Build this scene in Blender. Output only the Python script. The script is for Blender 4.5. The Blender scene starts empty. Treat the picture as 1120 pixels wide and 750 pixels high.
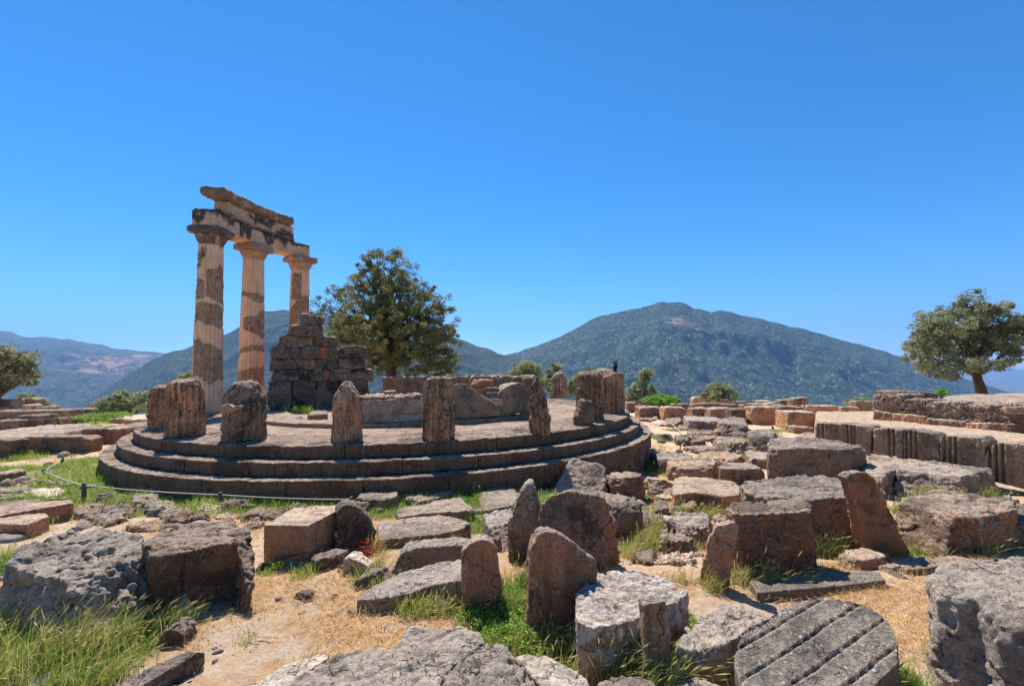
import bpy, bmesh, math, random
import numpy as np
from mathutils import Vector, Matrix, Quaternion

random.seed(7); RNG = np.random.default_rng(11)
SC = bpy.context.scene
COL = SC.collection
rad = math.radians

# ------------------------------------------------------------------ camera
CAM = Vector((0, 0, 1.26))                 # z = 0 is the top of the round temple's platform
FPX = 500.0
PITCH, ROLL = rad(3.29), rad(-0.61)
cam_d = bpy.data.cameras.new("camera"); cam = bpy.data.objects.new("camera", cam_d); COL.objects.link(cam)
cam_d.sensor_width = 36; cam_d.lens = 36 * FPX / 1120; cam_d.clip_start = 0.05; cam_d.clip_end = 40000
CM = Matrix.Rotation(math.pi / 2 + PITCH, 3, 'X') @ Matrix.Rotation(ROLL, 3, 'Z')
cam.matrix_world = Matrix.Translation(CAM) @ CM.to_4x4()
SC.camera = cam

# ------------------------------------------------------------------ light
SUN_EL, SUN_AZ = rad(58), rad(-24)         # azimuth clockwise from +Y (the viewing direction)
w = bpy.data.worlds.new("World"); SC.world = w; w.use_nodes = True
nt = w.node_tree; nt.nodes.clear()
sky = nt.nodes.new('ShaderNodeTexSky'); sky.sky_type = 'NISHITA'; sky.sun_disc = False
sky.sun_elevation = SUN_EL; sky.sun_rotation = SUN_AZ; sky.altitude = 600
sky.air_density = 1.0; sky.dust_density = 0.0; sky.ozone_density = 6.0
hs = nt.nodes.new('ShaderNodeHueSaturation'); hs.inputs['Saturation'].default_value = 1.36; hs.inputs['Value'].default_value = 0.375; hs.inputs['Hue'].default_value = 0.488
bg = nt.nodes.new('ShaderNodeBackground'); bg.inputs['Strength'].default_value = 0.12
wo = nt.nodes.new('ShaderNodeOutputWorld')
nt.links.new(sky.outputs[0], hs.inputs['Color']); ga_ = nt.nodes.new('ShaderNodeGamma'); ga_.inputs[1].default_value = 1.22; nt.links.new(hs.outputs[0], ga_.inputs[0]); nt.links.new(ga_.outputs[0], bg.inputs[0]); nt.links.new(bg.outputs[0], wo.inputs[0])
sd = bpy.data.lights.new("sun", 'SUN'); sd.energy = 3.1; sd.angle = rad(0.53); sd.color = (1.0, 0.95, 0.87)
sun = bpy.data.objects.new("sun", sd); COL.objects.link(sun)
sdir = Vector((math.sin(SUN_AZ) * math.cos(SUN_EL), math.cos(SUN_AZ) * math.cos(SUN_EL), math.sin(SUN_EL)))
sun.rotation_euler = sdir.to_track_quat('Z', 'Y').to_euler(); sun.location = (0, 0, 30)
SC.view_settings.view_transform = 'Standard'; SC.view_settings.look = 'None'
SC.view_settings.gamma = 1.0; SC.view_settings.exposure = 1.5; SC.view_settings.use_curve_mapping = False
SC.cycles.max_bounces = 6; SC.cycles.volume_bounces = 1

# ------------------------------------------------------------------ numpy noise
def _h(ix, iy, iz, s):
    n = (ix * 374761393 + iy * 668265263 + iz * 2147483647 + s * 1274126177) & 0xffffffff
    n = ((n ^ (n >> 13)) * 1274126177) & 0xffffffff
    n = ((n ^ (n >> 16)) * 2246822519) & 0xffffffff
    return ((n ^ (n >> 15)) & 0xffff) / 65535.0
def vn(p, s=0):
    p = np.asarray(p, float); i = np.floor(p).astype(np.int64); f = p - i; f = f * f * (3 - 2 * f)
    out = 0
    for dx in (0, 1):
        wx = f[:, 0] if dx else 1 - f[:, 0]
        for dy in (0, 1):
            wy = f[:, 1] if dy else 1 - f[:, 1]
            for dz in (0, 1):
                wz = f[:, 2] if dz else 1 - f[:, 2]
                out = out + wx * wy * wz * _h(i[:, 0] + dx, i[:, 1] + dy, i[:, 2] + dz, s)
    return out * 2 - 1
def fbm(p, oct=4, s=0, gain=.5):
    p = np.asarray(p, float); o = 0; a = 1
    for k in range(oct):
        o = o + a * vn(p + 17.3 * k, s + k); a *= gain; p = p * 2.07
    return o
def sstep(x, a, b):
    t = np.clip((np.asarray(x, float) - a) / (b - a), 0, 1); return t * t * (3 - 2 * t)

# ------------------------------------------------------------------ ground height and photo pixel -> place in the world
def G(x, y):
    x = np.asarray(x, float); y = np.asarray(y, float)
    g = -0.60 - 0.20 * sstep(y, 1, 7) - 0.30 * sstep(x, 0.5, 3.5) * sstep(y, 5, 9) * (1 - sstep(y, 13, 20) * .5)
    g = g - 0.15 * sstep(x, -1, 1) * sstep(y, 4, 6)
    return g
def ray(px, py):
    d = CM @ Vector(((px - 560) / FPX, -(py - 375) / FPX, -1)); return d
def at_z(px, py, z):
    d = ray(px, py); t = (z - CAM.z) / d.z; return CAM + d * t
def at_y(px, py, Y):
    d = ray(px, py); return CAM + d * (Y / d.y)
def gpt(px, py):
    z = -0.8
    for _ in range(12):
        p = at_z(px, py, z); z = float(G(p.x, p.y))
    return at_z(px, py, z)

# ------------------------------------------------------------------ object helpers
def tag(o, label=None, cat=None, group=None, kind=None):
    if label: o['label'] = label
    if cat: o['category'] = cat
    if group: o['group'] = group
    if kind: o['kind'] = kind
    return o
def link(name, me, mat=None, parent=None, smooth=True):
    o = bpy.data.objects.new(name, me); COL.objects.link(o)
    if mat:
        for m in (mat if isinstance(mat, (list, tuple)) else [mat]): me.materials.append(m)
    if parent: o.parent = parent; o.matrix_parent_inverse = parent.matrix_basis.inverted()
    if smooth and len(me.polygons): me.polygons.foreach_set('use_smooth', [True] * len(me.polygons))
    return o
def empty(name, loc=(0, 0, 0)):
    o = bpy.data.objects.new(name, None); COL.objects.link(o); o.location = loc; o.empty_display_size = .2
    return o
def npmesh(name, V, F, attrs=None):
    """V Nx3, F list of arrays (each MxK, same K inside an array)"""
    me = bpy.data.meshes.new(name)
    V = np.asarray(V, np.float32); me.vertices.add(len(V)); me.vertices.foreach_set('co', V.ravel())
    loops = np.concatenate([f.ravel() for f in F]).astype(np.int32)
    tot = np.concatenate([np.full(len(f), f.shape[1]) for f in F]).astype(np.int32)
    st = np.concatenate([[0], np.cumsum(tot)[:-1]]).astype(np.int32)
    me.loops.add(len(loops)); me.loops.foreach_set('vertex_index', loops)
    me.polygons.add(len(tot)); me.polygons.foreach_set('loop_start', st)
    try: me.polygons.foreach_set('loop_total', tot)
    except Exception: pass
    for k, a in (attrs or {}).items():
        at = me.attributes.new(k, 'FLOAT', 'POINT'); at.data.foreach_set('value', np.asarray(a, np.float32))
    me.update(calc_edges=True); me.validate()
    return me
def bm_mesh(name, bm):
    me = bpy.data.meshes.new(name); bm.normal_update(); bm.to_mesh(me); bm.free(); return me
def prism_bm(A, B):
    """closed solid between two polygons with the same number of points"""
    bm = bmesh.new()
    a = [bm.verts.new(p) for p in A]; b = [bm.verts.new(p) for p in B]; n = len(a)
    bm.faces.new(a); bm.faces.new(list(reversed(b)))
    for i in range(n):
        j = (i + 1) % n
        bm.faces.new((a[j], a[i], b[i], b[j]))
    bmesh.ops.triangulate(bm, faces=[f for f in bm.faces if len(f.verts) > 4])
    bmesh.ops.recalc_face_normals(bm, faces=bm.faces)
    return bm
def cut(bm, co, no):
    """keep the side behind the plane"""
    r = bmesh.ops.bisect_plane(bm, geom=bm.verts[:] + bm.edges[:] + bm.faces[:], plane_co=co, plane_no=no, clear_outer=True)
    ed = [e for e in r['geom_cut'] if isinstance(e, bmesh.types.BMEdge)]
    if ed:
        try: bmesh.ops.holes_fill(bm, edges=[e for e in bm.edges if e.is_boundary], sides=0)
        except Exception: pass
def remesh(bm, vs, smooth=2):
    me = bm_mesh('t', bm); o = bpy.data.objects.new('t', me); COL.objects.link(o)
    m = o.modifiers.new('r', 'REMESH'); m.mode = 'VOXEL'; m.voxel_size = vs
    if smooth:
        s = o.modifiers.new('s', 'SMOOTH'); s.factor = .5; s.iterations = smooth
    dg = bpy.context.evaluated_depsgraph_get(); e = o.evaluated_get(dg)
    me2 = bpy.data.meshes.new_from_object(e, depsgraph=dg)
    if len(me2.vertices) < 20:
        m.voxel_size = vs * .5; dg.update(); e = o.evaluated_get(bpy.context.evaluated_depsgraph_get())
        me3 = bpy.data.meshes.new_from_object(e)
        if len(me3.vertices) >= 20: me2 = me3
        else: print('REMESH FAIL', len(me.vertices), vs); me2 = me.copy()
    bpy.data.objects.remove(o); bpy.data.meshes.remove(me)
    return me2
def displace(me, fn):
    n = len(me.vertices); co = np.empty(n * 3, np.float32); me.vertices.foreach_get('co', co); co = co.reshape(-1, 3).astype(float)
    no = np.empty(n * 3, np.float32); me.vertices.foreach_get('normal', no); no = no.reshape(-1, 3).astype(float)
    co = fn(co, no); me.vertices.foreach_set('co', co.astype(np.float32).ravel()); me.update()
_seed = [0]
def weather(amp, size, rough=1.0, pits=0.0, strata=0.0, fn=None):
    _seed[0] += 1; s = _seed[0] * 13
    off = RNG.uniform(-50, 50, 3)
    def f(co, no):
        p = co + off
        d = amp * fbm(p / (size * .55), 3, s)
        d += amp * .55 * rough * fbm(p / (size * .16), 4, s + 7, .6)
        d += min(amp * .35, .006) * rough * (1 - 2 * np.abs(fbm(p / .055, 3, s + 21, .6)))
        r = 1 - np.abs(fbm(p / (size * .3), 3, s + 3)); d -= amp * .9 * rough * sstep(r, .82, 1.0)      # cracks
        d += min(amp * .45, .009) * fbm(p / .13, 3, s + 31, .6)
        if strata: d += strata * vn(p * np.array([1.2, 1.2, 14.0]) / max(size, .3), s + 5)
        if pits:
            q = vn(p / .035, s + 9) * .6 + vn(p / .07, s + 11) * .6
            d -= pits * sstep(q, .15, .65)
        co2 = co + no * d[:, None]
        if fn: co2 = fn(co2, no)
        return co2
    return f
def finish(name, me, mat, label, cat, group=None, parent=None, origin=None):
    if not len(me.vertices): print('EMPTY', label); return None
    if parent is None:
        n = len(me.vertices); co = np.empty(n * 3, np.float32); me.vertices.foreach_get('co', co); co = co.reshape(-1, 3)
        o0 = np.array([co[:, 0].mean(), co[:, 1].mean(), co[:, 2].min()], np.float32) if origin is None else np.array(origin, np.float32)
        me.vertices.foreach_set('co', (co - o0).ravel()); me.update()
        me.materials.clear()
        o = link(name, me, mat); o.location = o0.tolist()
        tag(o, label, cat, group)
    else:
        me.materials.clear()
        o = link(name, me, mat, parent)
    return o
def vox(Y, size, k=1.5, mn=.0105):
    return min(max(Y / FPX * k, mn, size / 60), max(size / 9, mn))
def chip(bm, n, size):
    if not bm.verts: return
    vs = [v.co.copy() for v in bm.verts]; c = sum(vs, Vector()) / len(vs)
    vs = [v for v in vs if v.z > c.z]
    if not vs: return
    for _ in range(n):
        v = random.choice(vs); no = (v - c); h_ = math.hypot(no.x, no.y) + 1e-6; no = Vector((no.x / h_, no.y / h_, random.uniform(.3, 1.1))).normalized()
        no = (no + Vector((random.uniform(-.4, .4), random.uniform(-.4, .4), random.uniform(-.1, .5)))).normalized()
        cut(bm, v - no * size * random.uniform(.05, .16), no)

def tblock(T, ref, mat, name='stone_block', label=None, cat='stone block', group=None, taper=1.04, shift=(0, 0), amp=None, chips=2, rough=1, pits=0, strata=0, zt=None, dz=None, vs=None, fn=None, sm=1, parent=None, zb=None, tilt=None):
    """solid whose top face has the outline T (photo pixels) lying at its real height; ref = (x, y of front top edge, y of front foot)"""
    if zt is None:
        g = gpt(ref[0], ref[2]); zt = at_y(ref[0], ref[1], g.y).z
    P = [at_z(px, py, zt) for px, py in T]
    if tilt:
        for _ in range(8):
            cx = sum(p.x for p in P) / len(P); cy = sum(p.y for p in P) / len(P)
            P = [at_z(T[i][0], T[i][1], zt + tilt[0] * (P[i].x - cx) + tilt[1] * (P[i].y - cy)) for i in range(len(T))]
    if dz:
        for i, d in dz.items(): P[i] = at_z(T[i][0], T[i][1], zt + d)
    cx = sum(p.x for p in P) / len(P); cy = sum(p.y for p in P) / len(P)
    Q = []
    for p in P:
        x = cx + (p.x - cx) * taper + shift[0]; y = cy + (p.y - cy) * taper + shift[1]
        Q.append(Vector((x, y, (float(G(x, y)) if zb is None else zb) - .08)))
    xs = [p.x for p in P]; ys = [p.y for p in P]
    size = max(.08, min(max(xs) - min(xs), max(ys) - min(ys), 1.2)); hgt = zt - Q[0].z
    sz = min(size, max(hgt, .1))
    bm = prism_bm(P, Q); chip(bm, chips, sz)
    if amp is None: amp = .035 * sz + .004
    me = remesh(bm, vs or vox(cy, sz), sm)
    displace(me, weather(amp, max(size, .2), rough, pits, strata, fn))
    return finish(name, me, mat, label, cat, group, parent)
def fblock(F, t, mat, yb=None, Y=None, yaw=0, lean=0, name='stone_block', label=None, cat='stone block', group=None, amp=None, chips=1, rough=1, pits=0, strata=0, bs=.94, vs=None, fn=None, sm=1, parent=None, sink=.07):
    """solid whose near face has the outline F (photo pixels) on an upright plane at its real distance, t metres thick"""
    if yb is None: yb = max(p[1] for p in F)
    mx = sum(p[0] for p in F) / len(F)
    if Y is None: o = gpt(mx, yb)
    else: o = at_y(mx, yb, Y)
    n = Vector((math.sin(rad(yaw)), -math.cos(rad(yaw)), 0))
    n = (n + Vector((0, 0, math.tan(rad(lean))))).normalized()
    A = []
    for px, py in F:
        d = ray(px, py); k = (o - CAM).dot(n) / d.dot(n); p = CAM + d * k
        if py > yb - 2.5: p.z -= sink
        A.append(p)
    c = sum(A, Vector()) / len(A); zmin = min(p.z for p in A)
    B = []
    for p in A:
        q = c + (p - c) * bs; q.z = min(q.z, p.z) if p.z > c.z else p.z
        B.append(q - n * t)
    xs = [p.x for p in A]; zs = [p.z for p in A]
    size = max(.06, min(max(xs) - min(xs), max(zs) - min(zs), 1.2)); sz = min(size, max(t, .08))
    bm = prism_bm(A, B); chip(bm, chips, sz)
    if amp is None: amp = .035 * size + .003
    me = remesh(bm, vs or vox(o.y, sz), sm)
    displace(me, weather(amp, max(size, .2), rough, pits, strata, fn))
    return finish(name, me, mat, label, cat, group, parent)
def box(x0, x1, yt, yb, t, mat, yaw=0, **k):
    j = random.uniform(-.6, .6)
    return fblock([(x0, yb), (x0 + .3, yt + j), (x1 - .3, yt - j), (x1, yb)], t, mat, yb=yb, yaw=yaw, bs=.99, **k)

# ------------------------------------------------------------------ materials
def newmat(name, rough=.9):
    m = bpy.data.materials.new(name); m.use_nodes = True; n = m.node_tree; b = n.nodes['Principled BSDF']
    b.inputs['Roughness'].default_value = rough
    try: b.inputs['Specular IOR Level'].default_value = .25
    except Exception: pass
    return m, n, b
def N(n, t, **k):
    x = n.nodes.new(t)
    for a, v in k.items():
        if a.startswith('i_'): x.inputs[a[2:].replace('_', ' ')].default_value = v
        else: setattr(x, a, v)
    return x
def coords(n, scale=(1, 1, 1), rnd=True, world=False):
    tc = N(n, 'ShaderNodeTexCoord'); mp = N(n, 'ShaderNodeMapping'); mp.inputs['Scale'].default_value = scale
    if world:
        g = N(n, 'ShaderNodeNewGeometry'); n.links.new(g.outputs['Position'], mp.inputs['Vector'])
    else: n.links.new(tc.outputs['Object'], mp.inputs['Vector'])
    if rnd:
        oi = N(n, 'ShaderNodeObjectInfo'); mu = N(n, 'ShaderNodeMath', operation='MULTIPLY'); mu.inputs[1].default_value = 97
        n.links.new(oi.outputs['Random'], mu.inputs[0]); n.links.new(mu.outputs[0], mp.inputs['Location'])
    return mp.outputs[0]
def noise(n, v, scale, detail=5, rough=.6, dist=0):
    x = N(n, 'ShaderNodeTexNoise'); x.inputs['Scale'].default_value = scale; x.inputs['Detail'].default_value = detail
    x.inputs['Roughness'].default_value = rough; x.inputs['Distortion'].default_value = dist
    n.links.new(v, x.inputs['Vector']); return x.outputs[0]
def ramp(n, v, a, b, c0=0, c1=1):
    x = N(n, 'ShaderNodeMapRange'); x.inputs['From Min'].default_value = a; x.inputs['From Max'].default_value = b
    x.inputs['To Min'].default_value = c0; x.inputs['To Max'].default_value = c1; x.interpolation_type = 'SMOOTHSTEP'
    n.links.new(v, x.inputs['Value']); return x.outputs[0]
def mix(n, f, a, b):
    x = N(n, 'ShaderNodeMix', data_type='RGBA')
    if isinstance(f, (int, float)): x.inputs[0].default_value = f
    else: n.links.new(f, x.inputs[0])
    for i, c in ((6, a), (7, b)):
        if isinstance(c, tuple): x.inputs[i].default_value = (*c[:3], 1)
        else: n.links.new(c, x.inputs[i])
    return x.outputs[2]
def mth(n, op, a, b):
    x = N(n, 'ShaderNodeMath', operation=op)
    for i, c in ((0, a), (1, b)):
        if isinstance(c, (int, float)): x.inputs[i].default_value = c
        else: n.links.new(c, x.inputs[i])
    return x.outputs[0]
def bump(n, b, hs, dist=.02, strength=1):
    x = N(n, 'ShaderNodeBump'); x.inputs['Distance'].default_value = dist; x.inputs['Strength'].default_value = strength
    n.links.new(hs, x.inputs['Height']); n.links.new(x.outputs[0], b.inputs['Normal'])

def stone(name, side, side2, top, dark, pale=(.62, .58, .53), spk=.6, stain=.5, scale=1.0, streak=0, blotch=.5, rib=0, edge=.55, cool=False):
    ts = (1.5, 1.28, 1.08) if cool else (1.8, 1.38, 1.02)  # side tint: offsets the blue skylight on shaded faces within the colour
    """weathered limestone: patina on the upright faces, warmed and lifted against their blue shade, grey lichen crust on what faces the sky, dark crust stains, pale lichen spots"""
    m, n, b = newmat(name, .92)
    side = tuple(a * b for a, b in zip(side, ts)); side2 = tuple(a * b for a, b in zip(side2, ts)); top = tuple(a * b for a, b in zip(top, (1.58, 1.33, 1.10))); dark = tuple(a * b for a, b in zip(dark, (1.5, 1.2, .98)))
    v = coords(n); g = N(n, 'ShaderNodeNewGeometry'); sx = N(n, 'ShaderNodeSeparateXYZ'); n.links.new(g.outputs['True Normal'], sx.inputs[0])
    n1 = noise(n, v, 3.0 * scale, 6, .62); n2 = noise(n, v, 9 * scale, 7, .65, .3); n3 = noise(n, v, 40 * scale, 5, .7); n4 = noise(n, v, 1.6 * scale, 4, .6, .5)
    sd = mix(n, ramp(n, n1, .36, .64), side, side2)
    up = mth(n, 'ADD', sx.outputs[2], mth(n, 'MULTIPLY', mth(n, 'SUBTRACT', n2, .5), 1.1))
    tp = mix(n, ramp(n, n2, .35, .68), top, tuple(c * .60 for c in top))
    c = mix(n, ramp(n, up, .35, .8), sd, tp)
    if streak:
        vv = coords(n, (7, 7, .5)); st = noise(n, vv, 2.2, 5, .7)
        c = mix(n, mth(n, 'MULTIPLY', ramp(n, st, .48, .62), streak), c, dark)
    c = mix(n, mth(n, 'MULTIPLY', ramp(n, n4, .5, .62), stain), c, dark)
    c = mix(n, mth(n, 'MULTIPLY', ramp(n, n3, .51, .63), .6), c, dark)
    vo = N(n, 'ShaderNodeTexVoronoi'); vo.inputs['Scale'].default_value = 16 * scale; n.links.new(v, vo.inputs['Vector'])
    sp = mth(n, 'MULTIPLY', ramp(n, vo.outputs['Distance'], .30, .12), ramp(n, n2, .46, .6))
    n6 = noise(n, v, 26 * scale, 6, .75, .4); sp2 = mth(n, 'MULTIPLY', mth(n, 'MAXIMUM', ramp(n, n2, .6, .74), mth(n, 'MULTIPLY', ramp(n, n6, .55, .66), mth(n, 'ADD', mth(n, 'MULTIPLY', ramp(n, sx.outputs[2], .2, .7), .7), .3))), blotch)
    c = mix(n, mth(n, 'MULTIPLY', mth(n, 'MAXIMUM', sp, sp2), spk), c, pale)
    nv_ = N(n, 'ShaderNodeTexNoise'); nv_.inputs['Scale'].default_value = 4 * scale; nv_.inputs['Detail'].default_value = 4; n.links.new(v, nv_.inputs['Vector'])
    va = N(n, 'ShaderNodeVectorMath', operation='MULTIPLY_ADD'); n.links.new(nv_.outputs['Color'], va.inputs[0]); va.inputs[1].default_value = (.5, .5, .5); n.links.new(v, va.inputs[2])
    vc = N(n, 'ShaderNodeTexVoronoi', feature='DISTANCE_TO_EDGE'); vc.inputs['Scale'].default_value = 2.6 * scale; n.links.new(va.outputs[0], vc.inputs['Vector'])
    crk = mth(n, 'MULTIPLY', ramp(n, vc.outputs['Distance'], .022, .004), ramp(n, n1, .44, .56)); c = mix(n, mth(n, 'MULTIPLY', crk, .7), c, tuple(x * .5 for x in dark))
    if rib:
        vr = coords(n, (3, 22, 3), rnd=False); rb = noise(n, vr, 1.6, 5, .65, .5); c = mix(n, mth(n, 'MULTIPLY', ramp(n, rb, .47, .56), rib), c, (.74, .70, .66))
    pt = mth(n, 'MULTIPLY', ramp(n, g.outputs['Pointiness'], .515, .60), mth(n, 'MULTIPLY', ramp(n, n2, .35, .6), edge)); c = mix(n, pt, c, pale)
    oi = N(n, 'ShaderNodeObjectInfo'); hv = N(n, 'ShaderNodeHueSaturation')
    n.links.new(mth(n, 'ADD', mth(n, 'MULTIPLY', oi.outputs['Random'], .4), .8), hv.inputs['Value']); n.links.new(c, hv.inputs['Color'])
    n.links.new(hv.outputs[0], b.inputs['Base Color'])
    h = mth(n, 'ADD', mth(n, 'MULTIPLY', n2, .9), mth(n, 'MULTIPLY', n3, .45))
    n5 = noise(n, v, 130 * scale, 3, .6); h = mth(n, 'ADD', h, mth(n, 'MULTIPLY', n5, .14)); h = mth(n, 'SUBTRACT', h, mth(n, 'MULTIPLY', crk, .25))
    bump(n, b, h, .07 / scale, 1)
    return m
M = {}
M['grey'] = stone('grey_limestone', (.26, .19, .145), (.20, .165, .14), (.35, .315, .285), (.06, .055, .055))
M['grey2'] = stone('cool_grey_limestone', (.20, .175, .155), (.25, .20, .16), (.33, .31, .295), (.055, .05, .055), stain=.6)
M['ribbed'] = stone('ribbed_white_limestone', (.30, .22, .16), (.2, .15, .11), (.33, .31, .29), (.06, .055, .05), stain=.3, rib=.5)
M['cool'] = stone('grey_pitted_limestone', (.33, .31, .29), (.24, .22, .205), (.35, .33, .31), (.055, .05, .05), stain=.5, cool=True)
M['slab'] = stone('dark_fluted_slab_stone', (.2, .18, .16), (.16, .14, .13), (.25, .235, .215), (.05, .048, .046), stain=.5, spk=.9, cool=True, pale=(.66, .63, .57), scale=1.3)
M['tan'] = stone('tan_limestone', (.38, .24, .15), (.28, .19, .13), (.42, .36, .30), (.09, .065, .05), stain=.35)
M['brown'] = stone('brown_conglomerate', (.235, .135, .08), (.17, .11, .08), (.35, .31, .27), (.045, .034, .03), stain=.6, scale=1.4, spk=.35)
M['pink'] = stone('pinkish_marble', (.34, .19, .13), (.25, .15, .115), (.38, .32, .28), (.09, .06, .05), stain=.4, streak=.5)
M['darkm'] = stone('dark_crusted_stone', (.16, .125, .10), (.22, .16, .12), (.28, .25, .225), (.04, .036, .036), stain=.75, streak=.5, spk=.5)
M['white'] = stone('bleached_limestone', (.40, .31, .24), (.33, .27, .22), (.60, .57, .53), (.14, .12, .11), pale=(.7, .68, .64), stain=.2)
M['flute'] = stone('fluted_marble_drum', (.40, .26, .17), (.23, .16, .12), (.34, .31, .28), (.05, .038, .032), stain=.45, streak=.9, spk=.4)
M['step'] = stone('temple_step_stone', (.115, .092, .075), (.15, .115, .09), (.37, .32, .285), (.065, .052, .045), stain=.75, streak=.6, spk=.35, scale=.9, edge=0, blotch=.35)  # sides far darker than tops: riser shade painted into the colour
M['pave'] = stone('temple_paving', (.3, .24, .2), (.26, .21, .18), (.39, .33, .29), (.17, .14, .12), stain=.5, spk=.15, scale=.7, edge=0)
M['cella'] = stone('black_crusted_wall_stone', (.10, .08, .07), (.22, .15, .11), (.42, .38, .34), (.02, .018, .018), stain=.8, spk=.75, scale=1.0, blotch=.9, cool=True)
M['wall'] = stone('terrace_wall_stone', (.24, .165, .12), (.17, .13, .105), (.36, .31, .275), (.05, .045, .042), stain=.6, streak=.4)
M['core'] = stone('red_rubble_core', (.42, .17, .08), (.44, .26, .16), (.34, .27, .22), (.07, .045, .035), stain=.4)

def column_mat():
    m, n, b = newmat('restored_column_marble', .8)
    at = N(n, 'ShaderNodeAttribute', attribute_name='old'); v = coords(n)
    n1 = noise(n, v, 3, 5, .6); n2 = noise(n, v, 9, 6, .7); n3 = noise(n, v, 40, 5, .7)
    vv = coords(n, (6, 6, .35)); st = noise(n, vv, 2.4, 5, .6)
    new = mix(n, ramp(n, n1, .35, .65), (.90, .58, .36), (.82, .48, .28)); new = mix(n, mth(n, 'MULTIPLY', ramp(n, st, .52, .68), .45), new, (.34, .21, .15))
    old = mix(n, ramp(n, n1, .35, .65), (.56, .34, .21), (.42, .25, .15)); old = mix(n, mth(n, 'MULTIPLY', ramp(n, n2, .50, .62), .75), old, (.15, .075, .05))
    at2 = N(n, 'ShaderNodeAttribute', attribute_name='crust')
    cr = mix(n, ramp(n, n2, .35, .7), (.05, .035, .03), (.17, .13, .11))
    c = mix(n, at.outputs['Fac'], new, old); c = mix(n, mth(n, 'MULTIPLY', at2.outputs['Fac'], ramp(n, n1, .3, .5)), c, cr)
    n.links.new(c, b.inputs['Base Color'])
    h = mth(n, 'MULTIPLY', mth(n, 'ADD', mth(n, 'MULTIPLY', n2, .8), mth(n, 'MULTIPLY', n3, .4)), mth(n, 'ADD', mth(n, 'MULTIPLY', at.outputs['Fac'], .9), .12))
    bump(n, b, h, .05, .9)
    return m
M['column'] = column_mat()
def simple(name, c0, c1, sc=20, rough=.8, bd=0):
    m, n, b = newmat(name, rough); v = coords(n); x = noise(n, v, sc, 4, .6)
    n.links.new(mix(n, ramp(n, x, .35, .65), c0, c1), b.inputs['Base Color'])
    if bd: bump(n, b, x, bd)
    return m
M['sand'] = simple('dusty_path_stone', (.50, .35, .23), (.30, .235, .17), 7, .95, .03)
M['post'] = simple('dark_post_metal', (.05, .055, .06), (.1, .1, .1), 30, .5)
M['rope'] = simple('pale_rope', (.55, .5, .42), (.4, .36, .3), 120, .9)
M['wood'] = simple('weathered_rail_wood', (.3, .27, .24), (.2, .17, .15), 30, .9)
M['bark'] = simple('tree_bark', (.16, .09, .055), (.07, .045, .03), 12, .95, .03)

def leafmat(name, dark, mid, light, trans=.4):
    m, n, b = newmat(name, .75)
    at = N(n, 'ShaderNodeAttribute', attribute_name='rnd')
    c = mix(n, ramp(n, at.outputs['Fac'], 0, .5), dark, mid); c = mix(n, ramp(n, at.outputs['Fac'], .5, 1), c, light)
    n.links.new(c, b.inputs['Base Color'])
    if trans:
        tr = N(n, 'ShaderNodeBsdfTranslucent'); n.links.new(c, tr.inputs[0]); ms = N(n, 'ShaderNodeMixShader'); ms.inputs[0].default_value = trans
        out = n.nodes['Material Output']; n.links.new(b.outputs[0], ms.inputs[1]); n.links.new(tr.outputs[0], ms.inputs[2]); n.links.new(ms.outputs[0], out.inputs[0])
    return m
M['leaf_juniper'] = leafmat('juniper_foliage', (.09, .115, .04), (.20, .20, .065), (.42, .34, .12))
M['leaf_olive'] = leafmat('olive_foliage', (.17, .20, .09), (.32, .34, .16), (.52, .50, .28))
M['leaf_oak'] = leafmat('oak_foliage', (.15, .17, .085), (.29, .30, .16), (.48, .45, .29))
M['leaf_bright'] = leafmat('bright_bush_foliage', (.12, .26, .03), (.2, .40, .04), (.32, .52, .08))
M['leaf_cypress'] = leafmat('cypress_foliage', (.015, .03, .012), (.03, .05, .02), (.05, .07, .03), .1)
M['leaf_red'] = leafmat('red_foliage', (.22, .02, .02), (.4, .05, .03), (.45, .14, .06))
M['grass'] = leafmat('green_grass', (.14, .24, .025), (.27, .40, .05), (.50, .52, .12), .45)
M['tallgrass'] = leafmat('tall_meadow_grass', (.12, .21, .03), (.30, .36, .07), (.62, .50, .22), .45)
M['straw'] = leafmat('dry_straw', (.46, .24, .08), (.68, .42, .16), (.82, .62, .33), .3)
M['weed'] = leafmat('leafy_weed', (.12, .24, .03), (.24, .38, .06), (.42, .50, .12), .4)

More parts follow.
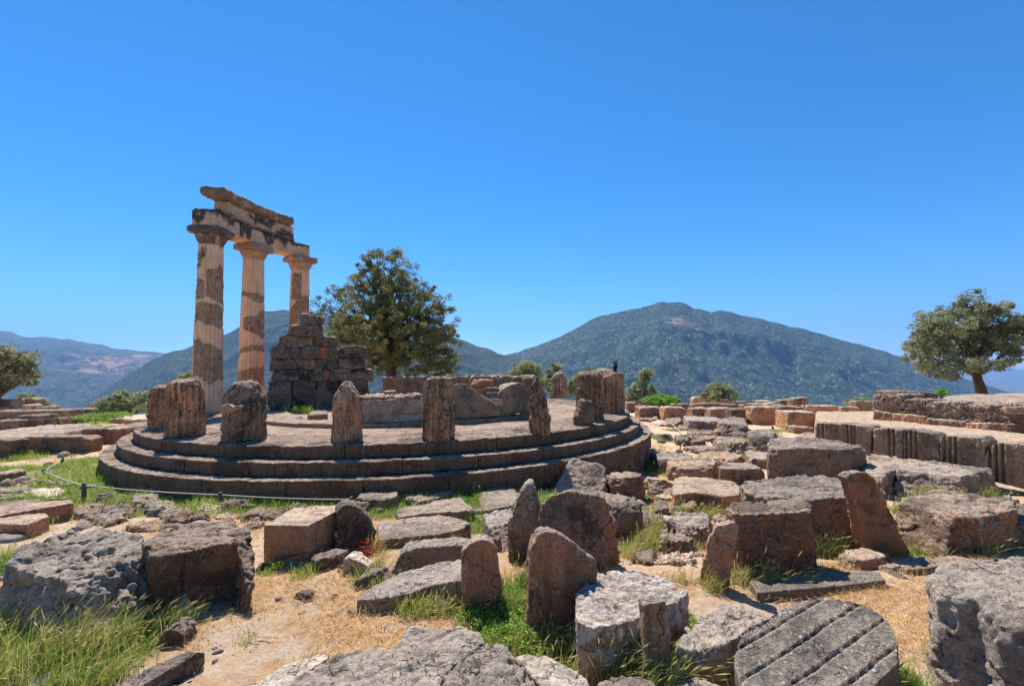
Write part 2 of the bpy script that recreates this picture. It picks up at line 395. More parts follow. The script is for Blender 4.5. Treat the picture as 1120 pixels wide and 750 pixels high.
# ------------------------------------------------------------------ ground sheet with the green zones
GREEN = []      # (x, y, radius, strength) in the world
def green(px, py, r, s=1.0): 
    p = gpt(px, py); GREEN.append((p.x, p.y, r, s))
for a in [(130,520,.9),(90,540,.8),(60,540,.7),(150,545,.8),(200,545,.8),(250,548,.7),(300,548,.7),(345,545,.6),(95,518,1.0),(100,505,.8),(170,530,1.),(60,528,.5),(320,556,.3),
          (385,545,.45),(420,560,.3),(470,543,.35),(510,545,.4),(440,550,.25),(500,555,.25),(560,538,.35),(595,548,.35),(640,532,.4),(680,525,.5),(710,515,.5),(715,500,.45),(725,480,.4),(735,470,.35),(660,545,.3),
          (15,500,.7),(5,515,.6),(30,490,.6),(10,610,.25),(0,625,.3),(112,462,.9),(70,460,.5),(95,470,.5),
          (450,585,.22),(410,640,.2),(455,668,.18),(500,660,.25),(530,660,.3),(560,650,.28),(575,690,.3),(590,670,.25),(540,690,.25),(600,700,.2),(520,600,.2),(520,575,.25),(525,560,.2),
          (700,560,.3),(720,545,.35),(700,590,.3),(690,600,.25),(720,530,.3),(770,560,.3),(750,552,.3),(790,490,.3),(765,512,.3),(820,480,.3),
          (905,600,.25),(930,590,.3),(990,595,.3),(1000,560,.25),(970,600,.2),(1010,610,.2),(820,500,.3),(1040,545,.3),(1080,545,.2),(850,470,.5),
          (290,625,.15),(330,630,.12),(665,700,.2),(690,720,.25),(640,720,.2),(740,680,.12),(960,740,.2),(700,740,.2),(30,720,.35),(80,730,.35),(120,700,.3),(10,690,.35),(150,690,.25)]:
    green(*a)
GREEN = np.array([(a + (1.0,))[:4] for a in GREEN])
def greenness(x, y):
    x = np.asarray(x, float); y = np.asarray(y, float)
    o = np.zeros(len(x)); p = np.c_[x, y, np.zeros(len(x))]
    jit = .55 * fbm(p * 1.7, 3, 91)
    for gx, gy, r, s in GREEN:
        d = np.hypot(x - gx, y - gy) / r
        o = np.maximum(o, s * sstep(1.45 - d + jit * .6, 0.1, .7))
    return o
TH = (-3.26, 14.59)
def build_ground():
    rs = np.concatenate([np.linspace(.3, 8, 190), np.linspace(8.08, 26, 150), np.geomspace(26.5, 14000, 90)])
    th = np.linspace(rad(-75), rad(75), 420)
    R, T = np.meshgrid(rs, th, indexing='ij'); X = (R * np.sin(T)).ravel(); Y = (R * np.cos(T) - .6).ravel()
    p = np.c_[X, Y, np.zeros(len(X))]
    near = 1 - sstep(R.ravel(), 24, 30)
    Z = G(X, Y) + near * (.035 * fbm(p * 1.3, 4, 5) + .012 * fbm(p * 9, 3, 8))
    # terrace edge, then the fall of the slope into the valley
    e = 25.5 + .8 * fbm(p * .15, 2, 3) + 3.0 * sstep(-X, 8, 18)
    d = np.maximum(0, np.hypot(X * .75, Y) - e)
    Z = Z - np.minimum(320, .32 * d + 2 * (1 - np.exp(-d / 6))) + sstep(d, 10, 400) * 22 * fbm(p / 160, 4, 21)
    gr = greenness(X, Y) * near
    n1, n2 = len(rs), len(th)
    idx = np.arange(n1 * n2).reshape(n1, n2)
    F = np.stack([idx[:-1, :-1], idx[1:, :-1], idx[1:, 1:], idx[:-1, 1:]], -1).reshape(-1, 4)
    me = npmesh('ground', np.c_[X, Y, Z], [F[:, ::-1]], {'green': gr, 'far': sstep(d, 1, 8)})
    m, n, b = newmat('dry_ground', .97)
    v = coords(n, rnd=False, world=True)
    n1_, n2_, n3_, n4_ = noise(n, v, .9, 5, .6), noise(n, v, 6, 6, .7), noise(n, v, 55, 5, .75), noise(n, v, 2.4, 5, .65)
    c = mix(n, ramp(n, n1_, .38, .62), (.58, .34, .17), (.70, .47, .28)); c = mix(n, ramp(n, n2_, .42, .68), c, (.70, .55, .40))
    c = mix(n, mth(n, 'MULTIPLY', ramp(n, n4_, .48, .62), .85), c, (.70, .53, .40))
    c = mix(n, mth(n, 'MULTIPLY', ramp(n, n3_, .5, .68), .6), c, (.26, .14, .07))
    vs = coords(n, (4, 55, 4), rnd=False, world=True); s1 = noise(n, vs, 3, 4, .6, 2.5); c = mix(n, mth(n, 'MULTIPLY', ramp(n, s1, .56, .66), .6), c, (.78, .56, .28))
    at = N(n, 'ShaderNodeAttribute', attribute_name='green')
    gcol = mix(n, ramp(n, n2_, .35, .65), (.085, .125, .025), (.19, .20, .055))
    c = mix(n, mth(n, 'MULTIPLY', at.outputs['Fac'], ramp(n, n4_, .30, .45)), c, gcol)
    af = N(n, 'ShaderNodeAttribute', attribute_name='far'); vf = coords(n, (.1, .1, .1), rnd=False, world=True); nf = noise(n, vf, 2, 6, .7)
    c = mix(n, af.outputs['Fac'], c, mix(n, ramp(n, nf, .42, .6), (.05, .07, .035), (.17, .16, .10)))
    n.links.new(c, b.inputs['Base Color'])
    h = mth(n, 'ADD', mth(n, 'ADD', mth(n, 'MULTIPLY', n3_, .35), n2_), mth(n, 'MULTIPLY', s1, .4)); bump(n, b, h, .04, 1)
    o = link('ground', me, m); tag(o, kind='structure')
build_ground()

# ------------------------------------------------------------------ mountains
def mountain(name, prof, dist, foot, mat, seed, gully=1., base=-330, nx=520, ny=190):
    px = np.array([p[0] for p in prof], float); py = np.array([p[1] for p in prof], float)
    xs = np.linspace(px[0], px[-1], nx); ys = np.interp(xs, px, py)
    k = np.ones(9) / 9; ysp = np.convolve(np.pad(ys, 4, 'edge'), k, 'valid'); ys = .6 * ys + .4 * ysp
    P = np.array([at_y(a, b_, dist) for a, b_ in zip(xs, ys)])
    P[:, 2] += dist * .0022 * fbm(np.c_[xs * .09, xs * 0, xs * 0], 5, seed)
    V = []; v = np.concatenate([np.linspace(-.25, 0, 25)[:-1], np.linspace(0, 1, ny)])
    for q in v:
        k = dist + (foot - dist) * max(q, 0) if q >= 0 else dist * (1 - q * 1.0)
        s = k / dist; X = P[:, 0] * s; Y = np.full(nx, k)
        hgt = P[:, 2] - base
        fall = (1 - q) ** 1.15 if q >= 0 else (1 + q * 1.6)
        Z = base + hgt * fall
        if q > 0:
            w_ = np.c_[X, Y, X * 0] / 420.0
            rd = 1 - np.abs(fbm(w_ + seed, 5, seed + 4, .55))
            Z = Z + gully * (135 * (rd - .75) + 14 * fbm(w_ * 7, 4, seed + 9)) * (sstep(q, 0, .3) * .9 + .08)* (1 - q * .3) * hgt / 700
            # keep the slope under its own skyline
            Z = np.minimum(Z, 1.26 + (P[:, 2] - 1.26) * s * (1 - .02 * sstep(q, 0, .05)) )
        V.append(np.c_[X, Y, Z])
    V = np.concatenate(V); m_ = len(v); idx = np.arange(m_ * nx).reshape(m_, nx)
    F = np.stack([idx[:-1, :-1], idx[1:, :-1], idx[1:, 1:], idx[:-1, 1:]], -1).reshape(-1, 4)
    o = link(name, npmesh(name, V, [F]), mat); tag(o, kind='structure'); return o
def mountmat(name, forest0, forest1, rock, rockamt, soil=None, soilpos=None, sc=1.0):
    m, n, b = newmat(name, .95); v = coords(n, (.01 * sc, .01 * sc, .01 * sc), rnd=False, world=True)
    n1, n2, n3, n4 = noise(n, v, .28, 5, .6), noise(n, v, 2.2, 6, .7), noise(n, v, 9, 4, .7), noise(n, v, .55, 5, .6, .4)
    vo = N(n, 'ShaderNodeTexVoronoi'); vo.inputs['Scale'].default_value = 11; n.links.new(v, vo.inputs['Vector'])
    c = mix(n, ramp(n, n2, .35, .65), forest0, forest1); c = mix(n, mth(n, 'MULTIPLY', ramp(n, vo.outputs['Distance'], .45, .15), .6), c, tuple(x * .45 for x in forest0))
    vr = coords(n, (.03 * sc, .03 * sc, .008 * sc), rnd=False, world=True); r1 = noise(n, vr, 2.6, 5, .75, .6)
    rk = mth(n, 'MULTIPLY', ramp(n, r1, .62 - rockamt * .1, .68 - rockamt * .08), ramp(n, n1, .25, .45)); c = mix(n, rk, c, rock)
    if soil:
        g = N(n, 'ShaderNodeNewGeometry')
        for (sx_, sy_, sz_, rr) in soilpos:
            vm = N(n, 'ShaderNodeVectorMath', operation='DISTANCE'); n.links.new(g.outputs['Position'], vm.inputs[0]); vm.inputs[1].default_value = (sx_, sy_, sz_)
            vs = coords(n, (.01 * sc, .01 * sc, .05 * sc), rnd=False, world=True); sn = noise(n, vs, 1.5, 6, .7, .8)
            f = ramp(n, mth(n, 'ADD', mth(n, 'DIVIDE', vm.outputs['Value'], rr), mth(n, 'MULTIPLY', mth(n, 'SUBTRACT', sn, .5), 7)), 1.0, .55)
            c = mix(n, mth(n, 'MULTIPLY', f, .9), c, soil)
    n.links.new(c, b.inputs['Base Color']); bump(n, b, mth(n, 'ADD', n2, mth(n, 'MULTIPLY', n3, .6)), 26 / sc, 1)
    return m
def mp3(px, py, d): p = at_y(px, py, d); return (p.x, p.y, p.z)
mA = mountmat('rocky_mountainside', (.020, .046, .022), (.058, .092, .042), (.36, .36, .32), .62, (.38, .24, .16), [(*mp3(751, 360, 2350), 85), (*mp3(768, 363, 2300), 50)])
mB = mountmat('wooded_mountainside', (.015, .042, .014), (.06, .09, .032), (.30, .28, .25), .45, sc=1.3)
mC = mountmat('terraced_mountainside', (.04, .065, .03), (.09, .105, .05), (.36, .29, .22), .45, (.56, .30, .17), [(*mp3(120, 399, 3700), 190), (*mp3(152, 386, 4100), 80), (*mp3(105, 412, 3300), 120), (*mp3(60, 390, 4000), 90)], .7)
mD = mountmat('distant_hills', (.12, .13, .1), (.2, .19, .15), (.4, .38, .36), .5, sc=.4)
mountain('mountain', [(470,420),(510,400),(540,391),(555,387),(580,381),(600,373),(620,364),(635,356),(650,348),(670,342),(690,338),(705,334),(720,331.5),(735,330),(744,329),(750,332),(757,338),(775,340),(790,340),(805,343),(820,347),(860,356),(900,366),(940,376),(980,388),(1010,399),(1050,412),(1085,423),(1120,433),(1180,445)], 2600, 1150, mA, 3)
mountain('mountain', [(-40,520),(40,470),(95,438),(125,420),(150,404),(170,392),(185,386),(200,381),(215,378),(245,366),(265,355),(280,346),(290,341),(300,339),(312,338),(340,342),(400,349),(450,357),(490,367),(510,373),(525,379),(545,386),(570,393),(620,410),(680,430)], 2150, 1000, mB, 8)
mountain('mountain', [(-260,340),(-60,348),(0,361),(15,364),(25,368),(50,369),(70,370),(90,373),(110,377),(130,381),(150,384),(170,385),(220,388),(300,396),(420,410)], 4300, 1700, mC, 15)
mountain('mountain', [(860,415),(960,409),(1040,405),(1080,404),(1100,402),(1120,403),(1160,399),(1250,394),(1400,390)], 9500, 6000, mD, 23, .4, nx=260, ny=60)

# ------------------------------------------------------------------ round temple
Cx, Cy = TH
def arcpt(r, a): return (Cx + r * math.cos(a), Cy + r * math.sin(a))
def arc_solid(bm, r0, r1, z0, z1, a0, a1, seg=6, jit=0, bev=.012):
    """one curved block; outer top and bottom edges are slightly eased"""
    prof = [(r0, z0), (r1, z0), (r1 + 0, z1 - bev), (r1 - bev, z1), (r0, z1)]
    rings = []
    for i in range(seg + 1):
        a = a0 + (a1 - a0) * i / seg
        rings.append([bm.verts.new((*arcpt(r + jit, a), z)) for r, z in prof])
    k = len(prof)
    for i in range(seg):
        for j in range(k):
            bm.faces.new((rings[i][j], rings[i + 1][j], rings[i + 1][(j + 1) % k], rings[i][(j + 1) % k]))
    bm.faces.new(list(reversed(rings[0]))); bm.faces.new(rings[-1])
def ring(r0, r1, z0, z1, nb, gap=.008, a_off=0, jz=.006, jr=.008, a_from=0, a_to=2 * math.pi, seg=6):
    bm = bmesh.new(); st = (a_to - a_from) / nb
    for i in range(nb):
        a = a_from + a_off + i * st; g = gap / r1
        arc_solid(bm, r0, r1, z0, z1 + random.uniform(-jz, jz), a + g / 2, a + st - g / 2, seg, random.uniform(-jr, jr))
    bmesh.ops.recalc_face_normals(bm, faces=bm.faces)
    return bm
def rough_up(bm, edge, amp, size=.25):
    """finer mesh with worn surfaces and chipped edges"""
    bmesh.ops.triangulate(bm, faces=bm.faces)
    for _ in range(5):
        ed = [e for e in bm.edges if e.calc_length() > edge]
        if not ed or len(bm.verts) > 260000: break
        bmesh.ops.subdivide_edges(bm, edges=ed, cuts=1); bmesh.ops.triangulate(bm, faces=[f for f in bm.faces if len(f.verts) > 3])
    me = bm_mesh('t', bm)
    displace(me, weather(amp, size, 1.2))
    return me
temple = empty('round_temple_platform', (Cx, Cy, 0)); tag(temple, 'round three-stepped grey stone platform of the ruined temple', 'temple base')
def part(name, me, mat, parent, smooth=False):
    me.materials.clear(); return link(name, me, mat, parent, smooth)
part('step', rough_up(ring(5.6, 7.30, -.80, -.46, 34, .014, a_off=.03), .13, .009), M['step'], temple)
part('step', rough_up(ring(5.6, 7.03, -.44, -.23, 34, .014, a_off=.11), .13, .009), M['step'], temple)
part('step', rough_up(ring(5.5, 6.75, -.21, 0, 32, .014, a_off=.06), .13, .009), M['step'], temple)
bm = ring(4.95, 5.48, -.2, -.006, 30, .012, .1, .005)
b2 = ring(4.25, 4.94, -.2, -.008, 26, .012, .0, .005)
me_ = bm_mesh('t', b2); bm.from_mesh(me_)
me_ = bm_mesh('t', ring(.02, 3.75, -.2, -.012, 18, .012, 0, .005, 0)); bm.from_mesh(me_)
part('paving', rough_up(bm, .5, .004), M['pave'], temple)
part('foundation', rough_up(ring(6.6, 7.22, -1.9, -.79, 26, .02, jr=.04, seg=5), .25, .03), M['darkm'], temple)
part('drip_edge', bm_mesh('t', ring(7.42, 7.46, -.9, -.83, 60, 0, jz=0, jr=0, a_from=rad(165), a_to=rad(285))), M['white'], temple)
# curb under the inner wall
part('curb', rough_up(ring(3.7, 4.38, -.02, .085, 24, .015, jz=.008, jr=.012, a_from=rad(208), a_to=rad(400)), .25, .008), M['pave'], temple)

# ---- columns
def fluted_profile(R, nf, th, depth=.11):
    """radius with sharp arrises and concave flutes"""
    u = (th * nf / (2 * math.pi)) % 1.0
    return R * (1 - depth * (1 - (2 * u - 1) ** 2))
def full_column(ang, label, bands, crust, seed):
    x, y = arcpt(6.33, ang); c = empty('column', (x, y, 0)); tag(c, label, 'column', 'standing columns of the round temple')
    H = 5.33; na, nz = 160, 230
    th = np.linspace(0, 2 * math.pi, na, endpoint=False); zz = np.linspace(0, H, nz)
    TT, ZZ = np.meshgrid(th, zz); t = ZZ / H
    Rr = .428 - .088 * t - .012 * np.sin(math.pi * t) * -1
    rr = fluted_profile(1, 20, TT) * Rr
    vx = np.c_[(rr * np.cos(TT)).ravel(), (rr * np.sin(TT)).ravel(), ZZ.ravel()]
    # patches of old stone between restored pale marble: (z at the left, z at the right, thickness)
    s = np.sin(TT).ravel(); s = (vx[:, 0] / Rr.ravel()); z = vx[:, 2]; old = np.zeros(len(z)); wob = .12 * fbm(np.c_[vx[:, 0] * 3, vx[:, 1] * 3, z * 1.5], 3, seed)
    for (zl, zr, th_l, th_r, s0, s1) in bands:
        u = (s + 1) / 2; zc = zl + (zr - zl) * u + wob; hh = th_l + (th_r - th_l) * u
        old = np.maximum(old, ((z > zc) & (z < zc + hh) & (s + wob * .5 > s0) & (s + wob * .5 < s1)).astype(float))
    cr = sstep(z + .9 * fbm(vx * np.array([3, 3, 1]), 3, seed + 3), crust, crust + .4)
    # worn where old
    nrm = np.c_[np.cos(TT).ravel(), np.sin(TT).ravel(), 0 * z]
    wear = old * (.012 + .022 * fbm(vx * 7, 4, seed + 5)) ; wear += .004 * fbm(vx * 5, 3, seed)
    for zj in (1.15, 2.3, 3.35, 4.4): wear += .006 * np.exp(-((z - zj - .0) / .012) ** 2)
    vx = vx - nrm * wear[:, None]
    idx = np.arange(na * nz).reshape(nz, na); j = np.roll(idx, -1, 1)
    F = np.stack([idx[:-1], j[:-1], j[1:], idx[1:]], -1).reshape(-1, 4)
    vx[:, 0] += x; vx[:, 1] += y
    caps = [idx[-1][None, :], idx[0][::-1][None, :]]
    o = link('shaft', npmesh('shaft', vx, [F] + caps, {'old': old, 'crust': cr}), M['column'], c)
    # capital: echinus (lathe) and abacus
    prof = [(r_ , z_ - .17) for r_, z_ in [(.332, 5.46), (.338, 5.5), (.345, 5.53), (.36, 5.545), (.405, 5.63), (.44, 5.71), (.45, 5.75), (.435, 5.79)]]
    na = 64; V = []
    for r, zc in prof:
        for i in range(na):
            a = 2 * math.pi * i / na; k = 1 + .02 * math.sin(a * 3 + seed) + random.uniform(-.008, .008); V.append((x + r * k * math.cos(a), y + r * k * math.sin(a), zc))
    n_ = len(prof); idx = np.arange(n_ * na).reshape(n_, na); j = np.roll(idx, -1, 1)
    F = np.stack([idx[:-1], j[:-1], j[1:], idx[1:]], -1).reshape(-1, 4)
    nV = len(V)
    link('echinus', npmesh('echinus', V, [F, idx[-1][None, :], idx[0][::-1][None, :]], {'old': [.6] * nV, 'crust': [.9 if crust < 5.2 else .35] * nV}), M['column'], c)
    hw = .475; A = []; ca, sa = math.cos(ang), math.sin(ang)
    for dx, dy in ((-1, -1), (1, -1), (1, 1), (-1, 1)): A.append((x + (dx * ca - dy * sa) * hw, y + (dx * sa + dy * ca) * hw))
    bm = prism_bm([Vector((a, b, 5.615)) for a, b in A], [Vector((a, b, 5.83)) for a, b in A]); chip(bm, 3, .5)
    me = remesh(bm, .03, 1); displace(me, weather(.014, .3, 1.2))
    nv = len(me.vertices)
    for k, val in (('old', .7), ('crust', .9 if crust < 5.2 else .4)):
        at = me.attributes.new(k, 'FLOAT', 'POINT'); at.data.foreach_set('value', [val] * nv)
    me.materials.clear(); link('abacus', me, M['column'], c)
    return c
full_column(rad(181.6), 'nearest and leftmost standing column, blotched with dark old marble', [(1.15, 1.0, 1.3, 1.0, -.75, 1), (.1, .1, 1.1, 1.1, -1, -.75), (2.95, 2.6, .45, .8, -1, 1), (3.55, 3.5, .75, .5, -1, .1), (3.75, 3.5, .3, 1.1, .25, 1), (4.5, 4.5, .6, .6, -.8, -.2)], 4.9, 31)
full_column(rad(163.6), 'middle one of the three standing columns, mostly pale pinkish marble', [(3.0, 2.4, .1, 1.0, -.3, 1), (1.85, 2.0, .18, .2, -1, 1), (.9, .8, .45, .75, -.8, 1), (4.2, 3.7, .1, .3, -1, 1)], 5.6, 52)
full_column(rad(145.6), 'farthest and rightmost standing column behind the rubble wall', [(2.6, 3.3, .9, 1.0, -1, 1), (4.1, 3.9, 1.0, 1.2, -.5, .6)], 5.3, 77)

ent = empty('entablature', (*arcpt(6.33, rad(164)), 5.83)); tag(ent, 'curved entablature of architrave, frieze and dark cornice resting on the three columns', 'entablature')
def arcprof(prof, a0, a1, n, amp=.01, vs=.035, cuts=()):
    bm = bmesh.new(); rings = []
    for i in range(n + 1):
        a = a0 + (a1 - a0) * i / n; rings.append([bm.verts.new((*arcpt(r, a), z - .17)) for r, z in prof])
    k = len(prof)
    for i in range(n):
        for j in range(k): bm.faces.new((rings[i][j], rings[i + 1][j], rings[i + 1][(j + 1) % k], rings[i][(j + 1) % k]))
    bm.faces.new(list(reversed(rings[0]))); bm.faces.new(rings[-1])
    bmesh.ops.triangulate(bm, faces=[f for f in bm.faces if len(f.verts) > 4]); bmesh.ops.recalc_face_normals(bm, faces=bm.faces)
    for co, no in cuts: cut(bm, co, no)
    me = remesh(bm, vs, 1); displace(me, weather(amp, .3, 1.3)); return me
def oldattr(me, old, crustfn):
    n = len(me.vertices); co = np.empty(n * 3, np.float32); me.vertices.foreach_get('co', co); co = co.reshape(-1, 3)
    a = me.attributes.new('old', 'FLOAT', 'POINT'); a.data.foreach_set('value', np.full(n, old, np.float32) if not callable(old) else old(co).astype(np.float32))
    a = me.attributes.new('crust', 'FLOAT', 'POINT'); a.data.foreach_set('value', crustfn(co).astype(np.float32))
    me.materials.clear(); return me
def drips(z1, s):   # dark crust running down from the top edge
    return lambda co: sstep(co[:, 2] + .17 + .32 * fbm(co * np.array([3.5, 3.5, .8]), 3, s), z1 - .16, z1 - .03)
for a0, a1, s in ((185.5, 173.0, 1), (172.8, 154.8, 2), (154.6, 143.6, 3)):
    me = arcprof([(6.0, 6.0), (6.68, 6.0), (6.68, 6.50), (6.0, 6.50)], rad(a0), rad(a1), 8, .008)
    o = link('architrave', oldattr(me, .45, drips(6.42, 60 + s)), M['column'], ent)
me = arcprof([(5.95, 6.505), (6.74, 6.505), (6.74, 6.60), (5.95, 6.60)], rad(184), rad(150), 20, .012)
link('taenia', oldattr(me, .8, lambda co: co[:, 0] * 0 + .95), M['column'], ent)
for a0, a1, s in ((177.5, 165.5, 4), (165.3, 149.6, 5)):
    me = arcprof([(6.10, 6.605), (6.62, 6.605), (6.60, 7.10), (6.12, 7.10)], rad(a0), rad(a1), 8, .014)
    link('frieze', oldattr(me, .55, lambda co, s=s: 1.0 * sstep(fbm(co * 2.2, 3, s), -.15, .3)), M['column'], ent)
me = arcprof([(6.06, 7.105), (6.60, 7.105), (6.72, 7.18), (6.76, 7.42), (5.99, 7.42), (5.95, 7.36), (5.95, 7.16)], rad(181.5), rad(150.5), 18, .022)
link('cornice', oldattr(me, .9, lambda co: .55 + 0 * co[:, 0]), M['column'], ent)

# ---- stumps of columns on the platform
def stump(base, R, H, mat, label, cuts=(), nf=20, rot=0, tilt=(0, 0), amp=.012, name='column_drum', half=None, z0=0, pits=0, depth=.14, taper=.97, dome=.12):
    """base = photo pixel of the centre of its foot on the platform"""
    p = at_z(base[0], base[1], z0)
    p.y += R * .9
    bm = bmesh.new(); na = nf * 8; A = []; B = []
    for i in range(na):
        a = 2 * math.pi * i / na; r = float(fluted_profile(R, nf, a + rot, depth))
        A.append(Vector((p.x + r * math.cos(a), p.y + r * math.sin(a), z0 - .01))); B.append(Vector((p.x + r * taper * math.cos(a), p.y + r * taper * math.sin(a), z0 + H)))
    a_ = [bm.verts.new(q) for q in A]; b_ = [bm.verts.new(q) for q in B]
    for i in range(na): j = (i + 1) % na; bm.faces.new((a_[i], a_[j], b_[j], b_[i]))
    bm.faces.new(list(reversed(a_))); bm.faces.new(b_)
    for co, no in cuts: cut(bm, Vector((p.x + co[0] * R, p.y + co[1] * R, z0 + co[2] * H)), Vector(no).normalized())
    me = remesh(bm, .018 if p.y < 10 else .024, 1)
    def dm(co, no):
        co = co.copy(); rho = np.hypot(co[:, 0] - p.x, co[:, 1] - p.y) / R
        co[:, 2] -= dome * H * rho ** 3 * sstep((co[:, 2] - z0) / H, .55, 1.0); return co
    displace(me, weather(amp, .35, 1.4, pits, fn=dm))
    if tilt != (0, 0):
        q = Quaternion((0, 1, 0), rad(tilt[0])) @ Quaternion((1, 0, 0), rad(tilt[1]))
        for v in me.vertices: v.co = p + q @ (v.co - p)
    return finish(name, me, mat, label, 'column drum', 'broken column drums standing on the temple platform')
D = -1
stump((169, 470), .34, 1.00, M['flute'], 'half hidden fluted stump behind the split one at the platform\'s left edge', cuts=(((-.5, 0, 1), (-.8, -.2, .7)), ((0, .2, 0), (0, 1, 0))))
stump((190, 478.5), .375, 1.14, M['flute'], 'fluted stump with a dark vertical split, at the platform\'s left edge', cuts=(((.62, 0, 1), (.75, -.2, .6)), ((-.3, 0, 1.0), (-.5, .2, 1)), ((0, .35, 0), (0, 1, 0.1))), rot=.1)
stump((255, 483), .375, 1.09, M['darkm'], 'stout dark stump with a pale broken scar across its rounded top', cuts=(((0, -.55, 1), (-.1, -.8, .65)), ((.7, 0, .95), (.8, 0, .7)), ((-.75, 0, .95), (-.8, 0, .6)), ((0, .6, .9), (0, .7, .7))), amp=.02, depth=.07, dome=.24)
_s = bpy.data.objects[-1] if False else [o for o in bpy.data.objects if o.get('label', '').startswith('stout dark stump')][0]
bpy.context.view_layer.update()
fblock([(241, 448), (243, 443), (249, 441.5), (254, 444), (264, 443), (265, 445), (257, 449), (250, 452), (243, 452)], .10, M['white'], Y=8.20, yb=500, sink=0, parent=_s, name='broken_scar', amp=.012, chips=0, vs=.012)
stump((374, 484.5), .275, 1.07, M['flute'], 'narrow fluted stump worn to a rounded point', cuts=(((-.35, 0, .97), (-.75, -.2, .75)), ((.3, 0, .95), (.7, 0, .6)), ((0, -.2, .98), (0, -.7, .7))), nf=14, taper=.9, dome=.2)
stump((477, 483), .305, 1.13, M['flute'], 'tall fluted stump with a flat narrow top, middle of the front edge', cuts=(((-.62, 0, 1), (-.85, 0, .5)), ((.75, 0, 1), (.85, 0, .35)), ((.4, -.8, .35), (.5, -.8, .25))), nf=16, amp=.016, dome=.05)
stump((591, 475), .20, 1.13, M['flute'], 'slim irregular column splinter standing on the platform edge', cuts=(((-.2, 0, 1), (-.6, 0, .5)), ((.4, 0, .7), (1, .1, .25)), ((0, -.3, .8), (.2, -1, .35)), ((.95, 0, .6), (1, 0, .06))), nf=10, amp=.03, depth=.12)
stump((639, 465.5), .245, .56, M['darkm'], 'low broken drum end with a rounded hollow, leaning on the tall twin stumps', cuts=(((-.3, 0, .9), (-.9, -.2, .42)), ((.1, -.75, .5), (.1, -1, .35))), nf=9, amp=.02, tilt=(4, 0))
stump((648, 460), .36, 1.20, M['flute'], 'broad stump with slanting dark veins between the low hollow drum and the clean tall one', cuts=(((-.85, 0, .98), (-.6, 0, .6)), ((0, .5, 0), (0, 1, 0)), ((.9, 0, .5), (1, 0, .1))), nf=14, amp=.022, depth=.13, rot=.3, tilt=(1, 0))
stump((674, 452.5), .325, 1.13, M['flute'], 'clean-cut tall fluted stump at the platform\'s right end', cuts=(((-.55, -.5, .93), (-.7, -.5, .6)),), nf=18, dome=.0)
stump((664, 445.5), .36, 1.25, M['flute'], 'stump almost hidden behind the clean tall one at the right', cuts=(((.9, 0, .98), (.5, 0, .6)),), nf=18)
stump((613, 435), .37, 1.10, M['flute'], 'solitary stump with a chipped round top on the far side of the platform', cuts=(((-.6, 0, .95), (-.6, 0, .7)), ((.6, 0, .9), (.7, 0, .6)), ((.5, -.6, .4), (.8, -.8, .1))), nf=16, amp=.02)

def plan(px, Y): return Vector(((px - 560) / FPX * Y, Y))
def lineY(px, a, b):
    """distance of the wall running from a=(px, Y) to b=(px, Y) where the photo column px meets it"""
    A, B = plan(*a), plan(*b); d = B - A; k = (px - 560) / FPX
    t = (k * A.y - A.x) / (d.x - k * d.y); return A.y + d.y * t
def lineyaw(a, b):
    A, B = plan(*a), plan(*b); d = B - A; return math.degrees(math.atan2(d.y, d.x))
# ---- remains of the inner round wall (Y = distance on its circle)
def cellaY(px, r=4.2, far=False):
    """distance along the view where the column of pixels px meets the circle of radius r round the temple's centre"""
    k = (px - 560) / FPX
    a = 1 + k * k; b = -2 * (Cy + k * Cx); c = Cx * Cx + Cy * Cy - r * r
    disc = b * b - 4 * a * c
    if disc < 0: return Cy
    return (-b + (math.sqrt(disc) if far else -math.sqrt(disc))) / (2 * a)
cella = empty('ruined_inner_wall', (*arcpt(4.2, rad(150)), 0)); tag(cella, 'tall stepped remnant of rubble courses on dark upright slabs, left on the platform', 'ruined wall')
def yawat(px, Y):   # outward normal of the circle there
    X = (px - 560) / FPX * Y; return math.degrees(math.atan2(X - Cx, -(Y - Cy)))
def cstone(x0, x1, yt, yb, Y, t=.45, mat='cella', wob=1.2, parent=None, bulge=0, **k):
    parent = parent or cella
    xm = (x0 + x1) / 2; r = lambda: random.uniform(-wob, wob)
    F = [(x0, yb + r() * .3), (x0 + r() - .2, (yt + yb) / 2), (x0 + 1.5, yt + r() * .5), (xm, yt + r() * .5 - .4), (x1 - 1.5, yt + r() * .5), (x1 + r() + .2, (yt + yb) / 2), (x1, yb + r() * .3)]
    o_ = fblock(F, t, M[mat], Y=Y, yb=yb + 9, sink=0, yaw=k.pop('yaw', 0), name=k.pop('name', 'wall_stone'), parent=parent, chips=k.pop('chips', 2), amp=k.pop('amp', .015), vs=k.pop('vs', .024), **k)
    return o_
LA, LB = (293, 15.05), (403, 16.5)
def WY(x): return lineY(x, LA, LB)
WYAW = lineyaw(LA, LB)
for x0, x1 in ((293, 319), (319.5, 346), (346.5, 371), (371.5, 404)):
    cstone(x0, x1, 417.5 - (x0 > 340) * 1.5, 449.5 - (x0 - 293) * .03, WY((x0 + x1) / 2), .5, wob=.4, name='upright_slab', chips=0, yaw=WYAW)
rows = [(404, 417, [(296, 326), (326.5, 342), (343, 357), (361, 385), (384.5, 409)]), (391.5, 404, [(295, 319), (319.5, 341), (342, 369), (370, 402)]),
        (379, 391.5, [(296, 328), (328.5, 352), (358, 370), (370, 403)]), (367, 379, [(306, 339), (343, 354), (353.5, 369)]), (354, 367.5, [(318, 339), (339.5, 352)]), (342.5, 355, [(328, 355)])]
